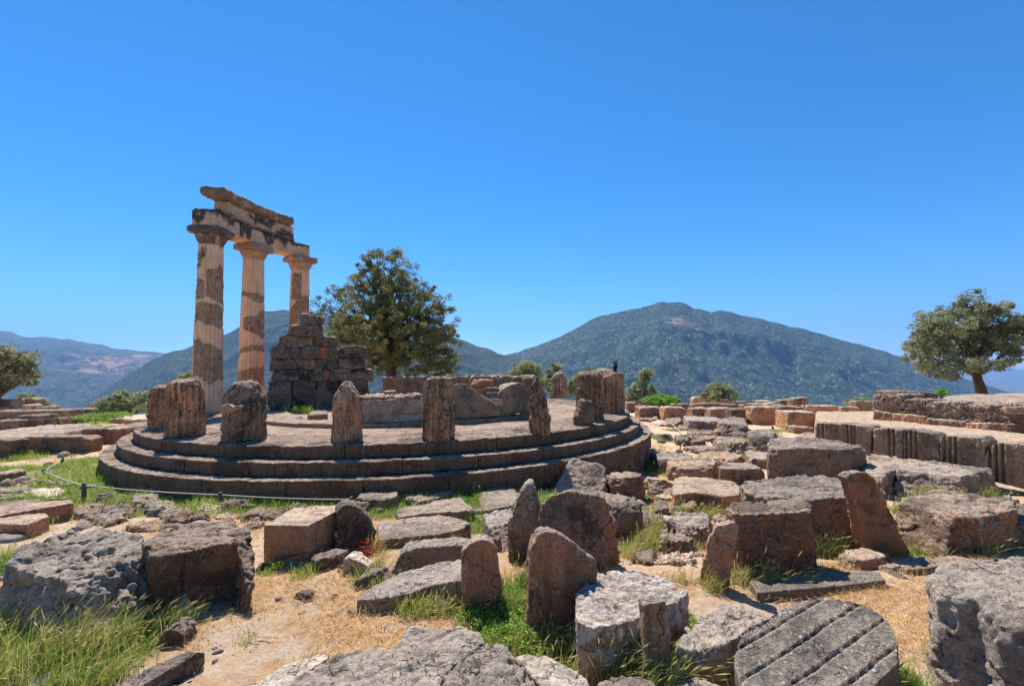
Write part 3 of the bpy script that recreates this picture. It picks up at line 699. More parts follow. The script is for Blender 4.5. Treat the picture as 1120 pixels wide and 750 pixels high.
for yt, yb, L in rows:
    for x0, x1 in L: cstone(x0, x1, yt, yb - .2, WY((x0 + x1) / 2) + random.uniform(-.13, .10), random.uniform(.42, .6), yaw=WYAW + random.uniform(-4, 4), chips=5, sm=3, wob=3, amp=.024)
for yt, yb, x0, x1 in ((404, 416, 338, 362), (391.5, 404, 318, 345), (379.5, 391.5, 338, 360), (368, 380, 336, 344), (357, 368, 330, 345)):
    cstone(x0, x1, yt + 1, yb, WY((x0 + x1) / 2) + .14, .3, mat='core', yaw=WYAW, name='rubble_core')
fblock([(297, 449), (298, 380), (309, 369), (321, 356), (330, 347), (351, 347), (351, 368), (366, 372), (369, 381), (399, 382), (400, 449)], .35, M['core'], Y=lineY(348, LA, LB) + .30, yb=600, sink=0, yaw=WYAW, parent=cella, name='rubble_core', chips=0, amp=.03)

def angpx(px, r): 
    Y = cellaY(px, r); return math.atan2(Y - Cy, (px - 560) / FPX * Y - Cx) % (2 * math.pi)
A_L, A_R = angpx(372, 3.9), angpx(492, 3.9)
lowwall = empty('low_curved_wall', (*arcpt(4.1, rad(255)), 0)); tag(lowwall, 'low curved wall of smooth grey slabs along the front of the inner circle', 'low wall')
part('wall_slab', rough_up(ring(3.75, 4.12, .09, .27, 4, .01, jz=.002, jr=.005, a_from=A_L, a_to=A_R), .2, .008), M['grey2'], lowwall)
part('wall_slab', rough_up(ring(3.70, 4.16, .275, .60, 4, .012, jz=.004, jr=.008, a_from=A_L, a_to=A_R), .2, .01), M['grey2'], lowwall)
for i in range(26):
    a = random.uniform(A_L, A_R); r = random.uniform(3.72, 4.05); x, y = arcpt(r, a); s = random.uniform(.06, .16)
    bm = bmesh.new(); bmesh.ops.create_icosphere(bm, subdivisions=3, radius=s, matrix=Matrix.Translation((x, y, .60 + s * .25)) @ Matrix.Diagonal((1.4, 1.1, .45, 1)))
    me = bm_mesh('t', bm); displace(me, weather(s * .25, s * 1.5, 1.5)); 
    tag(finish('rubble_stone', me, M['grey'], None, None), 'small flat rubble stone lying on top of the low curved wall', 'rubble stone', 'rubble on the low curved wall')
fblock([(418, 437), (418, 427.5), (430, 427.5), (430.5, 437)], .3, M['grey'], Y=11.0, yb=437, label='little squared stone on the rubble of the low curved wall', cat='stone block')
hiwall = empty('curved_wall_remnant', (*arcpt(4.2, rad(310)), 0)); tag(hiwall, 'waist high curved wall remnant with rough rubble top, right of the tall front stump', 'ruined wall')
me = rough_up(ring(3.8, 4.05, .086, 1.02, 8, .02, jz=.05, jr=.02, a_from=rad(-30), a_to=rad(118)), .2, .02); part('wall_slab', me, M['grey'], hiwall)
YA = cellaY(519, 4.22); YB = cellaY(562, 4.25)
fblock([(494, 459), (494, 424), (499, 419.3), (508.5, 418.8), (513, 422), (528, 433), (546, 443.5), (546.5, 455)], .42, M['grey2'], Y=YA, yb=500, sink=0, yaw=12, parent=hiwall, name='broken_slab', chips=0, amp=.010)
fblock([(544.5, 455.5), (545, 430), (550, 426), (556, 421), (568, 418), (576, 420), (580, 426), (584, 449.5)], .45, M['grey2'], Y=YB - .2, yb=500, sink=0, yaw=32, parent=hiwall, name='upright_slab', chips=0, amp=.016)
fblock([(486, 456), (487.5, 412), (513, 411), (513.5, 456)], .35, M['grey'], Y=YA + .55, yb=500, sink=0, yaw=5, parent=hiwall, name='upright_slab')
for (x0, x1, yt, yb, dY, mt) in ((514, 545, 411.5, 421, 1.0, 'grey'), (515, 540, 415, 424, .7, 'core'), (528, 547, 424, 431, .55, 'grey'), (531, 548, 430, 437, .45, 'grey'), (534, 549, 436, 443, .35, 'white'), (546, 560, 411, 419, 1.1, 'grey'), (560, 584, 412, 420, 1.2, 'grey'), (570, 590, 414, 440, .9, 'grey')):
    cstone(x0, x1, yt, yb, YA + dY, .5, mat=mt, parent=hiwall, name='rubble_stone', amp=.02)
# loose pieces on the floor
def floorT(T, h, label, mat='pave', **k): 
    return tblock(T, None, M[mat], zt=h, zb=.07, label=label, **k)
floorT([(281, 453), (288, 450), (313, 450), (330, 455), (356, 457), (356, 461.5), (330, 461), (300, 457)], .07, 'thin broken floor slab at the foot of the dark wall remnant', cat='stone slab', name='stone_slab')
floorT([(337, 452), (341, 449.5), (358, 449), (358, 452.5), (340, 454)], .16, 'small oblong block between the dark wall and the pointed stump')
floorT([(289, 446), (294, 444.5), (296, 447), (291, 448)], .12, 'tiny pale stone beside the foot of the dark wall remnant', mat='white')

# ------------------------------------------------------------------ loose stones: left foreground
k_ = dict(chips=3)
tblock([(24, 594), (43, 574), (77, 569), (96, 580), (118, 573), (139, 567), (149, 580), (169, 606), (158, 620), (141, 627), (110, 628), (79, 632), (40, 628), (12, 618)], (110, 631, 704), M['cool'], name='boulder', cat='boulder', label='huge pitted grey boulder rising from tall grass at the left edge', taper=1.12, shift=(-.04, -.02), amp=.036, rough=1.7, pits=.028, chips=4, vs=.0125, dz={0: -.08, 13: -.1, 12: -.03, 3: -.06, 5: .05, 7: -.04})
tblock([(160, 593), (178, 578), (198, 566), (224, 566), (254, 567), (272, 578), (285, 587), (290, 602), (259, 589), (213, 600), (176, 609), (164, 606)], (215, 601, 672), M['brown'], name='boulder', cat='boulder', label='large boulder with pale furrowed top and brown overhanging face, beside the pitted one', taper=.86, shift=(-.06, -.03), amp=.024, rough=1.4, pits=.010, chips=3, vs=.0125)
fblock([(146, 664), (156, 642), (170, 615), (176, 614), (182, 626), (179, 642), (170, 660)], .12, M['grey2'], yb=668, label='narrow grey wedge of rock squeezed between the two big left boulders', cat='rock', name='rock')
fblock([(146, 668), (165, 650), (195, 636), (199, 640), (206, 667), (196, 676), (150, 678)], .22, M['white'], yb=678, label='pale triangular rock leaning against the brown boulder, half in grass', cat='rock', name='rock', lean=25)
tblock([(112, 756), (160, 731), (205, 709), (224, 702), (225, 706), (200, 722), (165, 743), (130, 762)], (208, 717, 742), M['grey'], name='stone_slab', cat='stone slab', label='long narrow slab lying on straw at the bottom left', taper=1.0, amp=.008, chips=1, vs=.010)
fblock([(165, 706), (176, 692), (190, 684), (201, 692), (203, 707)], .14, M['darkm'], yb=708, label='small dark rock beside the grass, above the long narrow slab', cat='rock', name='rock')
tblock([(-30, 562), (-20, 555), (48, 547.5), (77, 546), (81.5, 549), (55, 553.5), (20, 560), (-20, 566)], (65, 551.5, 569), M['pink'], label='long smooth block reaching in from the left edge, brown square end', name='stone_block', amp=.006, chips=1, taper=1.0)
tblock([(-25, 568), (0, 565), (19, 562), (51, 561), (54, 564), (42, 568), (30, 573), (-25, 572)], (28, 573, 588), M['tan'], label='squat block in front of the long smooth one at the left edge', amp=.007, chips=1, taper=1.0)
tblock([(-20, 549), (10, 547), (43, 545.5), (44, 547), (25, 551), (-20, 554)], (20, 551.5, 555), M['grey'], name='stone_slab', cat='stone slab', label='thin slab just behind the long smooth block at left edge', amp=.006)
tblock([(-20, 541), (26, 539), (27, 543), (-20, 547)], (10, 545.5, 549), M['grey'], name='stone_slab', cat='stone slab', label='flat grey slab at the left edge, below the rough pale one on the grass', amp=.006)
tblock([(20, 536), (35, 534), (65, 533), (72, 536), (67, 540), (50, 543), (36, 541)], (50, 542.5, 546), M['white'], name='stone_slab', cat='stone slab', label='rough pale slab lying on green grass left of the rope post', amp=.012)
tblock([(16, 524), (24, 521), (38, 521.5), (40, 525), (28, 528)], (28, 527, 529.5), M['grey'], name='stone_slab', cat='stone slab', label='small flat stone on the grass nearest the path\'s rope corner', amp=.01)
tblock([(-15, 532), (10, 530), (31, 529), (31, 533), (12, 537), (-15, 538)], (12, 536.5, 539), M['tan'], name='stone_slab', cat='stone slab', label='yellowish flat stone sunk in grass at the left edge', amp=.01)
fblock([(-6, 529), (-6, 517), (6.5, 518), (7, 529)], .4, M['brown'], label='small brown block cut by the left edge beside the path')
def blob(x0, x1, y0, y1):
    """irregular outline filling a photo box"""
    n = random.choice((5, 6, 7, 9)); ph = random.uniform(0, 6.28); pts = []
    for i in range(n):
        a = ph + 6.2832 * (i + random.uniform(-.28, .28)) / n; k = random.uniform(.8, 1.08)
        ca, sa = math.cos(a), math.sin(a); q = .55
        pts.append((math.copysign(abs(ca) ** q, ca) * k, math.copysign(abs(sa) ** q, sa) * k))
    xs = [p[0] for p in pts]; ys = [p[1] for p in pts]
    return [(x0 + (p[0] - min(xs)) / (max(xs) - min(xs)) * (x1 - x0), y1 - (p[1] - min(ys)) / (max(ys) - min(ys)) * (y1 - y0)) for p in pts]
smalls = [((119, 137, 543, 553), 'grey', 'rounded knob of rock right of the rope post'), ((144, 173, 539, 556), 'grey2', 'dark layered rock on the grass edge, tallest of its cluster'),
          ((82, 112, 551, 569), 'grey', 'crumbled grey rock at the end of the long smooth block'), ((112, 147, 551, 566), 'grey2', 'angular dark rock behind the pitted boulder'),
          ((104, 138, 561, 576), 'grey2', 'sharp grey rock touching the back of the pitted boulder'), ((158, 190, 548, 561), 'grey2', 'flaky grey rock stacked beside the layered dark one'),
          ((176, 214, 554, 570), 'grey', 'wide crusty rock behind the brown boulder'), ((138, 180, 568, 582), 'tan', 'low pinkish rock in the gap behind the two big boulders'),
          ((215, 249, 552, 563), 'white', 'pale pointed slab on the grass under the rope'), ((224, 265, 561, 569), 'white', 'thin whitish slab just behind the brown boulder'),
          ((271, 287, 569, 579), 'grey', 'small grey stone left of the square block'), ((283, 304, 553, 564), 'grey', 'tilted dark-edged slab in yellow grass behind the square block'),
          ((286, 315, 558, 570), 'grey2', 'second tilted slab leaning at the square block\'s back'), ((310, 338, 550, 557), 'grey', 'low flat stone behind the square block\'s top')]
for (x0, x1, yt, yb), mt, lb in smalls:
    h = (yb - yt)
    tblock(blob(x0, x1, yt, yt + h * .66), ((x0 + x1) / 2, yt + h * .66, yb), M[mt], name='rock', cat='rock', label=lb, chips=4, rough=1.5, taper=1.12, sm=3, amp=.014 + .03 * min(.5, (x1 - x0) / 60))

# centre
tblock([(288, 574), (337, 574.5), (369, 558), (383, 552), (345, 552.5), (322, 555)], (312, 574.5, 617), M['tan'], label='large square block with a smooth brown front and gritty flat top', taper=1.0, amp=.006, chips=0, vs=.012)
fblock([(366, 603), (368, 560), (374, 553.5), (383, 551.5), (392, 555), (403, 567), (411, 582), (410, 600)], .30, M['darkm'], yb=603, yaw=22, label='dark fluted quarter of a drum joined behind the large square block', cat='column fragment', name='column_fragment')
tblock([(341, 609), (352, 603), (378, 598), (382, 600), (372, 606), (345, 613)], (360, 609.5, 623), M['grey'], label='small split block resting at the foot of the square block', taper=.98, rough=1.3)
fblock([(375, 630), (375, 613), (381, 609), (388, 611), (404, 621), (405, 628), (396, 632)], .16, M['white'], label='little pale angular rock on the straw by the red plant', cat='rock', name='rock')
tblock([(389, 542), (396, 537), (423, 534), (435, 538), (434, 543), (412, 546), (398, 546.5)], (412, 546, 558), M['grey'], label='topmost slab of the row leading to the temple, alone in grass', name='stone_slab', cat='stone slab', rough=1.4)
tblock([(446, 542), (460, 536.5), (493, 533), (495, 540), (470, 546), (450, 549)], (470, 547, 553), M['grey'], label='cracked slab second from the temple in the central row', name='stone_slab', cat='stone slab', rough=1.5)
tblock([(434, 560), (440, 552), (470, 548), (504, 543), (507, 548), (519, 557), (500, 559), (460, 562), (436, 565)], (460, 563, 572), M['grey'], label='long slab with a ragged right end, third from the temple', name='stone_slab', cat='stone slab', rough=1.4)
tblock([(414, 572), (450, 566), (490, 561), (505, 566), (514, 573), (498, 580), (478, 584), (440, 588), (414, 591)], (440, 589, 600), M['grey'], label='broad pale slab with herbs along its front, middle of the central row', name='stone_slab', cat='stone slab', rough=1.1)
tblock([(414, 598), (440, 591.5), (500, 587), (530, 589), (525, 596), (497, 596), (455, 599), (440, 604), (415, 608)], (460, 601, 630), M['grey2'], label='long block with a dark front face behind the lowest slab of the row', rough=1.1, amp=.012)
tblock([(389, 656), (402, 643), (430, 628), (478, 613.5), (505, 611), (505, 634), (470, 640), (450, 648), (420, 654)], (425, 655, 673), M['grey2'], label='smooth slanting slab with an orange underside, front of the central row', taper=.97, amp=.008, chips=1, dz={3: .06, 4: .1, 5: .1, 2: .02, 0: -.02, 1: 0})
fblock([(504, 669), (505, 603), (512, 596), (524, 590), (533, 590), (541, 595.5), (545, 604), (549, 640), (551, 669)], .17, M['pink'], yb=670, yaw=6, label='upright pinkish slab with a crease down its face', amp=.008, chips=0, sm=0, cat='upright slab', name='upright_slab')
tblock([(512, 529), (528, 525.5), (545, 527), (549, 531), (530, 534), (515, 533)], (530, 533.5, 537), M['grey'], label='low flat stone nearest the steps, right of the central row', name='stone_slab', cat='stone slab')
tblock([(522, 541), (532, 533), (556, 529), (568, 540), (561, 552), (528, 558)], (545, 555, 562), M['grey'], label='pale rectangular slab left of the pointed rock', name='stone_slab', cat='stone slab')
tblock([(529, 563), (545, 557), (560, 554), (563, 570), (557, 583), (536, 580)], (542, 582, 602), M['grey2'], label='pitted slab at the left foot of the pointed rock', name='stone_slab', cat='stone slab', rough=1.2)
fblock([(555, 614), (556, 574), (563, 552), (570, 537), (576, 530), (581, 540), (587, 558), (592, 584), (592, 614)], .3, M['grey2'], yb=614, yaw=-12, label='pointed grey rock standing upright like a tooth', cat='rock', name='rock', amp=.02, chips=1)
fblock([(601, 548), (607, 530), (618, 511), (627, 496), (640, 499), (655, 501), (662, 512), (663, 530), (648, 548)], .5, M['grey2'], yb=549, yaw=-18, label='tilted block with a lit sloping top against the temple steps', amp=.015, chips=1, lean=48)
fblock([(591, 625), (590, 562), (592, 551), (601, 542), (622, 536), (638, 540), (652, 541), (657, 556), (660, 575), (664, 625)], .42, M['darkm'], yb=626, yaw=-14, label='massive barrel-topped brown drum fragment in the centre', amp=.018, chips=0, cat='column fragment', name='column_fragment', lean=10, sm=0)
fblock([(662, 622), (655, 552), (652, 541), (662, 545), (670, 565), (675, 590), (681, 616)], .35, M['pink'], yb=622, yaw=25, label='fluted brown flank leaning on the massive barrel-topped fragment', chips=0, cat='column fragment', name='column_fragment')
fblock([(576, 690), (578, 640), (582, 600), (588, 585), (594, 581), (606, 581), (622, 591), (642, 609), (652, 614), (653, 640), (643, 690)], .16, M['pink'], yb=692, yaw=8, label='tall brown slab with a sloping right shoulder in front of the barrel-topped fragment', amp=.012, chips=1, sm=0, cat='upright slab', name='upright_slab', vs=.0125)
def d4(co, no):
    u = co[:, 0] * .75 + co[:, 1] * .66
    co = co.copy(); top = sstep(no[:, 2], .4, .9); co[:, 2] -= .012 * top * (np.sin(u * 75 + 3 * fbm(co * 6, 2, 5)) > .3); return co
tblock([(629, 662), (633, 643), (648, 626), (672, 622), (694, 621.5), (711, 626), (735, 636), (753, 646), (742, 657), (722, 662), (704, 674), (672, 682), (646, 685), (630, 678)], (672, 684, 745), M['ribbed'], name='boulder', cat='boulder', label='foreground boulder with a whitish ribbed top and dark front, right of the tall brown slab', taper=.97, amp=.012, rough=1.2, vs=.0115, fn=d4, chips=0, sm=0)
fblock([(708, 752), (705, 690), (703, 661), (729, 657), (732, 690), (738, 752)], .12, M['darkm'], yb=752, yaw=0, label='nearly black narrow pillar stone in front of the whitish ribbed boulder', cat='upright slab', name='upright_slab', chips=0, amp=.006, vs=.0105)
tblock([(648, 538), (662, 532), (680, 537), (690, 544), (701, 548), (699, 553), (672, 554), (662, 547)], (686, 555, 592), M['grey'], label='block with a pale rough top behind the massive barrel-topped fragment', rough=1.3)
tblock([(664, 520), (674, 516), (690, 515), (705, 513), (702, 519), (693, 522.5), (668, 524)], (684, 523, 548), M['brown'], label='brown square block behind the rough pale-topped one, near the steps', rough=1.2)
misc = [((716, 736, 540, 548), 'white', 'small whitish rock by the yellow grass, above the narrow green strip'), ((704, 729, 565, 580), 'grey', 'rounded pale rock half buried in dry grass right of the centre'), ((730, 776, 559, 600), 'grey2', 'V-edged dark slab with a white rim among dry grass'),
        ((720, 757, 583, 605), 'grey', 'leaning grey slab below the white-rimmed one'), ((706, 759, 603, 622), 'white', 'bleached flat rock glowing white on the straw'), ((781, 797, 561, 580), 'grey', 'small rough rock touching the brown conglomerate cube'),
        ((697, 720, 452, 462), 'tan', 'flat yellowish stone at the far right foot of the steps'), ((711, 729, 459, 466), 'white', 'tiny white flat stone right of the platform'), ((728, 746, 456, 467), 'grey', 'round grey stone beside the rope at the path'),
        ((748, 786, 453, 472), 'grey2', 'jagged grey rubble heap in front of the row of blocks'), ((741, 767, 464, 472), 'grey', 'highest flat tread stone of the small stair of slabs'), ((752, 780, 470, 477), 'grey', 'second flat tread of the small stair of slabs'),
        ((757, 783, 475, 483), 'grey', 'third flat tread of the small stair of slabs'), ((753, 771, 479, 488), 'darkm', 'dark edge stone of the small stair of slabs'), ((755, 784, 486, 496), 'grey', 'lowest flat tread of the small stair of slabs'), ((738, 754, 474, 488), 'darkm', 'dark rock under the slack rope'),
        ((780, 816, 477, 496), 'grey', 'pale crumbly rock behind the flat pinkish one'), ((759, 813, 492, 509), 'tan', 'broad flat yellowish slab left of the big dark block'), ((712, 759, 492, 518), 'grey2', 'long ramp-like rock sloping toward the right side of the steps'),
        ((729, 785, 500, 528), 'tan', 'pinkish domed slab in the middle of the rubble'), ((815, 840, 493, 512), 'grey', 'layered grey rock at the left foot of the big dark block'), ((818, 849, 468, 493), 'grey2', 'dark hollowed rock in front of the path'), ((783, 818, 455, 482), 'grey2', 'pyramid-topped grey block at the edge of the path'),
        ((874, 906, 473, 484), 'grey', 'pale peaked stone behind the big dark block'), ((944, 966, 486, 502), 'grey', 'rounded grey rock right of the big dark block')]
for (x0, x1, yt, yb), mt, lb in misc:
    h = (yb - yt); w_ = x1 - x0; fl = .34 if w_ > h * 1.6 else .3
    e = h * .62 if w_ > 2 * h else h * .42
    tblock(blob(x0, x1, yt, yt + e), ((x0 + x1) / 2, yt + e, yb), M[mt], name='rock', cat='rock', label=lb, chips=5, rough=1.4, taper=1.1, strata=.012 if mt == 'grey' else 0, sm=3, amp=.016 + .035 * min(.6, w_ / 60))
fblock([(763, 648), (768, 615), (774, 592), (782, 574), (803, 571), (808, 579), (803, 600), (797, 648)], .13, M['tan'], yb=648, yaw=-24, label='leaning slab with a bright left edge beside the brown conglomerate cube', cat='upright slab', name='upright_slab', chips=0, vs=.012)
tblock([(794, 557), (802, 548.5), (840, 546), (880, 546), (888, 552), (886, 559), (840, 561), (804, 562)], (845, 561, 634), M['brown'], label='big cube of dark brown conglomerate with a thin grey top', taper=1.01, amp=.014, rough=1.3, pits=.016, chips=0, vs=.0125)
tblock([(811, 531), (817, 523), (845, 520), (872, 519), (926, 522), (937, 530), (941, 543), (885, 545), (830, 543), (813, 538)], (912, 545, 606), M['grey2'], label='very large flat-topped grey block behind the conglomerate cube', taper=1.0, amp=.028, rough=1.3, chips=3, vs=.018)
tblock([(838, 490), (842, 479.5), (870, 477.5), (918, 481), (938, 484), (945, 488), (930, 491), (900, 491), (870, 490), (850, 491)], (892, 491, 534), M['grey2'], label='big dark block with a rounded right shoulder, highest of the right-hand rubble', taper=1.0, amp=.034, rough=1.3, chips=4, vs=.022)
fblock([(947, 610), (938, 562), (926, 523), (930, 518), (947, 516), (957, 523), (975, 558), (998, 608)], .14, M['brown'], yb=612, yaw=6, label='tilted reddish brown slab leaning right against the very large block', cat='upright slab', name='upright_slab', chips=0, amp=.012, lean=-8)
tblock([(911, 612), (924, 600), (950, 598.5), (974, 605), (960, 610), (935, 613)], (940, 612, 626), M['tan'], label='small wedge-shaped rock in front of the reddish leaning slab', name='rock', cat='rock')
def d14(co, no):
    co = co.copy(); return co
tblock([(819, 635), (870, 628), (918, 624.5), (961, 624.5), (968, 634), (920, 640), (870, 644), (829, 648)], (880, 645, 653), M['slab'], label='thin dark moulded slab lying in the conglomerate cube\'s shadow', name='stone_slab', cat='stone slab', amp=.004, chips=0, taper=1.0, rough=.8, vs=.0115)
# fluted slab: the grooves run from lower left to upper right
ga = at_z(812, 706, -.25); gb = at_z(925, 656, -.25); gd = (gb - ga).normalized(); gn = Vector((-gd.y, gd.x, 0))
def d15(co, no):
    co = co.copy(); u = (co[:, 0] - ga.x) * gn.x + (co[:, 1] - ga.y) * gn.y
    top = sstep(no[:, 2], .3, .8); st = ((u + .02) / .128); fr = st - np.floor(st)
    prof = -.006 * (1 - (2 * fr - 1) ** 2) - .034 * np.exp(-((fr - .9) / .085) ** 2) + .022 * (fr - .5)
    co[:, 2] += top * prof; return co
tblock([(803, 722), (806, 704), (812, 692), (842, 672), (874, 655.5), (895, 653), (914, 653.5), (942, 658), (960, 667), (973, 679), (982, 700), (982, 722), (960, 745), (936, 760), (880, 768), (815, 760)], None, M['slab'], zt=-.33, tilt=(-.05, .30), label='round fluted drum slab lying tilted in the foreground, grooves running up to the right', name='column_fragment', cat='column fragment', taper=.98, amp=.006, rough=.9, chips=0, vs=.0095, fn=d15, sm=1)
tblock([(742, 706), (752, 684), (768, 670), (785, 662), (820, 662), (842, 665), (835, 678), (812, 694), (790, 704), (765, 712)], (765, 713, 752), M['cool'], label='low knobbly boulder left of the fluted drum slab, dry grass over it', name='boulder', cat='boulder', rough=1.6, amp=.018, pits=.008, vs=.0125)
tblock([(1016, 634), (1024, 622), (1044, 613), (1080, 609), (1125, 605), (1200, 604), (1215, 690), (1125, 690), (1091, 682), (1069, 657), (1046, 653), (1024, 645)], (1046, 653, 762), M['cool'], label='huge grey boulder filling the bottom right corner', name='boulder', cat='boulder', taper=1.14, amp=.018, rough=1.3, pits=.014, vs=.0125, chips=0)
tblock([(980, 551), (994, 543), (1010, 538), (1029, 535), (1050, 538), (1080, 544), (1104, 541), (1113, 556), (1090, 563), (1072, 566), (1043, 566), (1028, 582), (1004, 590), (988, 570)], (1075, 567, 611), M['brown'], label='broad boulder with a pinkish crusted top and brown front at the right', name='boulder', cat='boulder', taper=1.0, amp=.026, rough=1.5, pits=.01, vs=.017, dz={11: -.1, 12: -.2, 13: -.12})
tblock([(1108, 551), (1125, 547), (1165, 548), (1165, 575), (1112, 574)], (1120, 575, 602), M['grey'], label='rock cut by the right edge beside the pinkish crusted boulder', name='boulder', cat='boulder', rough=1.3)
tblock([(978, 613), (1000, 609), (1045, 608), (1066, 612), (1030, 618), (1010, 621), (992, 623)], (1000, 622, 632), M['tan'], label='thin flat stone on the straw behind the bottom right boulder', name='stone_slab', cat='stone slab')
tblock([(973, 519), (985, 510), (1027, 503), (1050, 504), (1070, 505), (1083, 514), (1088, 522), (1050, 521), (1000, 523), (982, 533)], (1040, 522, 547), M['grey2'], label='long domed boulder with grass along its front, before the fluted frieze blocks', name='boulder', cat='boulder', rough=1.4, amp=.03, dz={6: -.12, 9: -.12})
tblock([(943, 505), (950, 497), (975, 493), (1000, 495), (1019, 502), (1000, 508), (975, 515), (965, 522), (950, 520)], (962, 521, 545), M['grey'], label='knobbly grey boulder behind the tilted reddish slab', name='boulder', cat='boulder', rough=1.5, amp=.028)
tblock([(735, 536), (738, 521.5), (750, 519.5), (775, 522), (800, 525), (810, 531), (808, 541), (790, 543), (762, 538), (738, 541)], (772, 541, 563), M['tan'], label='long flat pale slab with square holes and tall grass along its front', rough=1.1, amp=.013)
tblock([(786, 510), (792, 505), (815, 506), (834, 509), (836, 512), (815, 513), (788, 512)], (810, 513, 531), M['darkm'], label='neat oblong grey block behind the very large flat-topped one', amp=.007, chips=1)
# bottom edge
tblock([(280, 772), (320, 743), (366, 716), (400, 709), (424, 712.5), (434, 702), (441, 691), (456, 686), (480, 689), (504, 684), (520, 689), (530, 700), (516, 712), (500, 722), (484, 740), (474, 775), (380, 800)], None, M['cool'], zt=-.44, name='boulder', cat='boulder', label='wide smooth grey rock across the bottom centre with a lichen-filled crack', taper=1.05, amp=.016, rough=1.2, vs=.0095, chips=0, dz={0: -.06, 1: -.05, 5: .0, 6: .02, 7: .02, 9: .02})
tblock([(245, 766), (285, 743), (320, 724), (345, 716), (358, 715), (362, 718), (330, 738), (296, 766)], None, M['white'], zt=-.53, name='rock', cat='rock', label='bleached white ledge along the left side of the wide bottom rock', taper=1.0, amp=.01, vs=.010)
tblock([(474, 752), (490, 727), (504, 713), (528, 701), (549, 703), (560, 714), (572, 728), (584, 744), (580, 782), (490, 786)], None, M['cool'], zt=-.43, name='rock', cat='rock', label='dark knobbly rock at the bottom edge right of the wide smooth one', taper=1.05, amp=.018, rough=1.6, pits=.012, vs=.0095, dz={0: -.04, 7: -.06})
tblock([(552, 705), (568, 703), (589, 710), (612, 725), (640, 742), (650, 756), (600, 758), (574, 728)], None, M['white'], zt=-.44, name='rock', cat='rock', label='pale triangular rock at the bottom edge, pointing right', taper=1.0, amp=.010, vs=.0095, dz={4: -.05, 5: -.06})
tblock([(650, 752), (668, 740), (690, 737), (712, 742), (722, 756), (690, 775)], None, M['grey'], zt=-.50, name='rock', cat='rock', label='rock top just showing at the bottom edge under tall grass', vs=.011)
tblock([(732, 754), (748, 741), (770, 738), (789, 746), (792, 762), (750, 775)], None, M['grey2'], zt=-.50, name='rock', cat='rock', label='rock top showing at the bottom edge left of the fluted drum slab', vs=.011)

# ------------------------------------------------------------------ right-hand rows and terrace
ORD = ['first', 'second', 'third', 'fourth', 'fifth', 'sixth', 'seventh', 'eighth', 'ninth', 'tenth', 'eleventh', 'twelfth', 'thirteenth', 'fourteenth']
for i, (x0, x1, yt, yb) in enumerate([(699, 725, 445, 459), (726, 752, 445.5, 461), (757, 776, 446.5, 456), (777, 800, 446.5, 458), (800.5, 817.5, 447, 463), (823, 851, 445, 463.5), (852, 880, 444.5, 463)]):
    box(x0, x1, yt, yb, .75, M['tan' if i in (1, 5) else 'wall'], label=f'{ORD[i]} block from left in the row standing behind the sandy path', group='row of blocks behind the path', amp=.028, chips=3)
for i, (x0, x1, yt, yb) in enumerate([(686, 697, 440, 451), (697.5, 713, 441, 450), (713.5, 735, 441, 449), (735.5, 757, 441.5, 449), (757.5, 790, 441, 451), (790.5, 812, 442, 451), (812.5, 835, 442, 452), (835.5, 858, 442, 452)]):
    box(x0, x1, yt, yb, .6, M['wall'], label=f'{ORD[i]} block from left in the low wall at the terrace edge', group='low wall at the terrace edge', amp=.02)
for x0, x1, yt, yb, mt, lb in [(693, 709, 437.5, 442, 'wall', 'flat stone on the left end of the terrace edge wall'), (714, 727, 435.5, 442, 'wall', 'squarish stone on the edge wall before the bright bush'), (758, 785, 434, 442, 'tan', 'wedge-shaped block highest on the terrace edge wall'), (787, 801, 436, 447, 'wall', 'dark upright block on the edge wall right of the wedge'),
                               (802, 818, 439, 445, 'wall', 'low reddish stone on the edge wall right of the dark upright block'), (831, 844, 438, 444, 'white', 'pale slab on the edge wall in the middle of the far row'), (839, 853, 440, 449, 'grey', 'grey rounded stone behind the row of blocks'), (853, 868, 437.5, 446, 'wall', 'brown stone left of the tall cube on the far wall'), (867, 884.5, 435, 448, 'grey2', 'tall dark cube on the far wall'),
                               (882, 918, 443.5, 451, 'tan', 'long low rounded stone at the right of the tall far cube'), (921, 941, 445, 450, 'tan', 'flat stone on the dry terrace near the pile'), (936, 956, 438.5, 449, 'grey', 'layered stone pile at the left end of the raised terrace')]:
    box(x0, x1, yt, yb, .6, M[mt], label=lb, amp=.025, chips=3, sink=.5)
box(862, 893, 450.5, 470, .9, M['tan'], label='block covered in carved letters, left of the fluted frieze blocks', amp=.012, pits=.02, chips=1)
box(868, 891, 467, 475, .5, M['grey'], label='small flat block in front of the carved one', amp=.02)
tblock([(893, 458), (893, 450), (957, 449.5), (1000, 458), (1040, 466), (1120, 474), (1160, 478), (1160, 486), (1078, 482), (1027, 474), (960, 464), (900, 461)], None, M['sand'], zt=-.52, label='long dusty ledge between the frieze blocks and the raised terrace', name='stone_ledge', cat='stone ledge', amp=.02, chips=0, vs=.05)
FA, FB = (891, 12.4), (1130, 8.75)
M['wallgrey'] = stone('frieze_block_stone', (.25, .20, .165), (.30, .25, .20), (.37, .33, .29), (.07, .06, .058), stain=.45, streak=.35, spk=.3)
IM = CM.transposed()
def colpx(co):
    c = (co - np.array(CAM)) @ np.array(IM).T; return 560 + FPX * c[:, 0] / -c[:, 2]
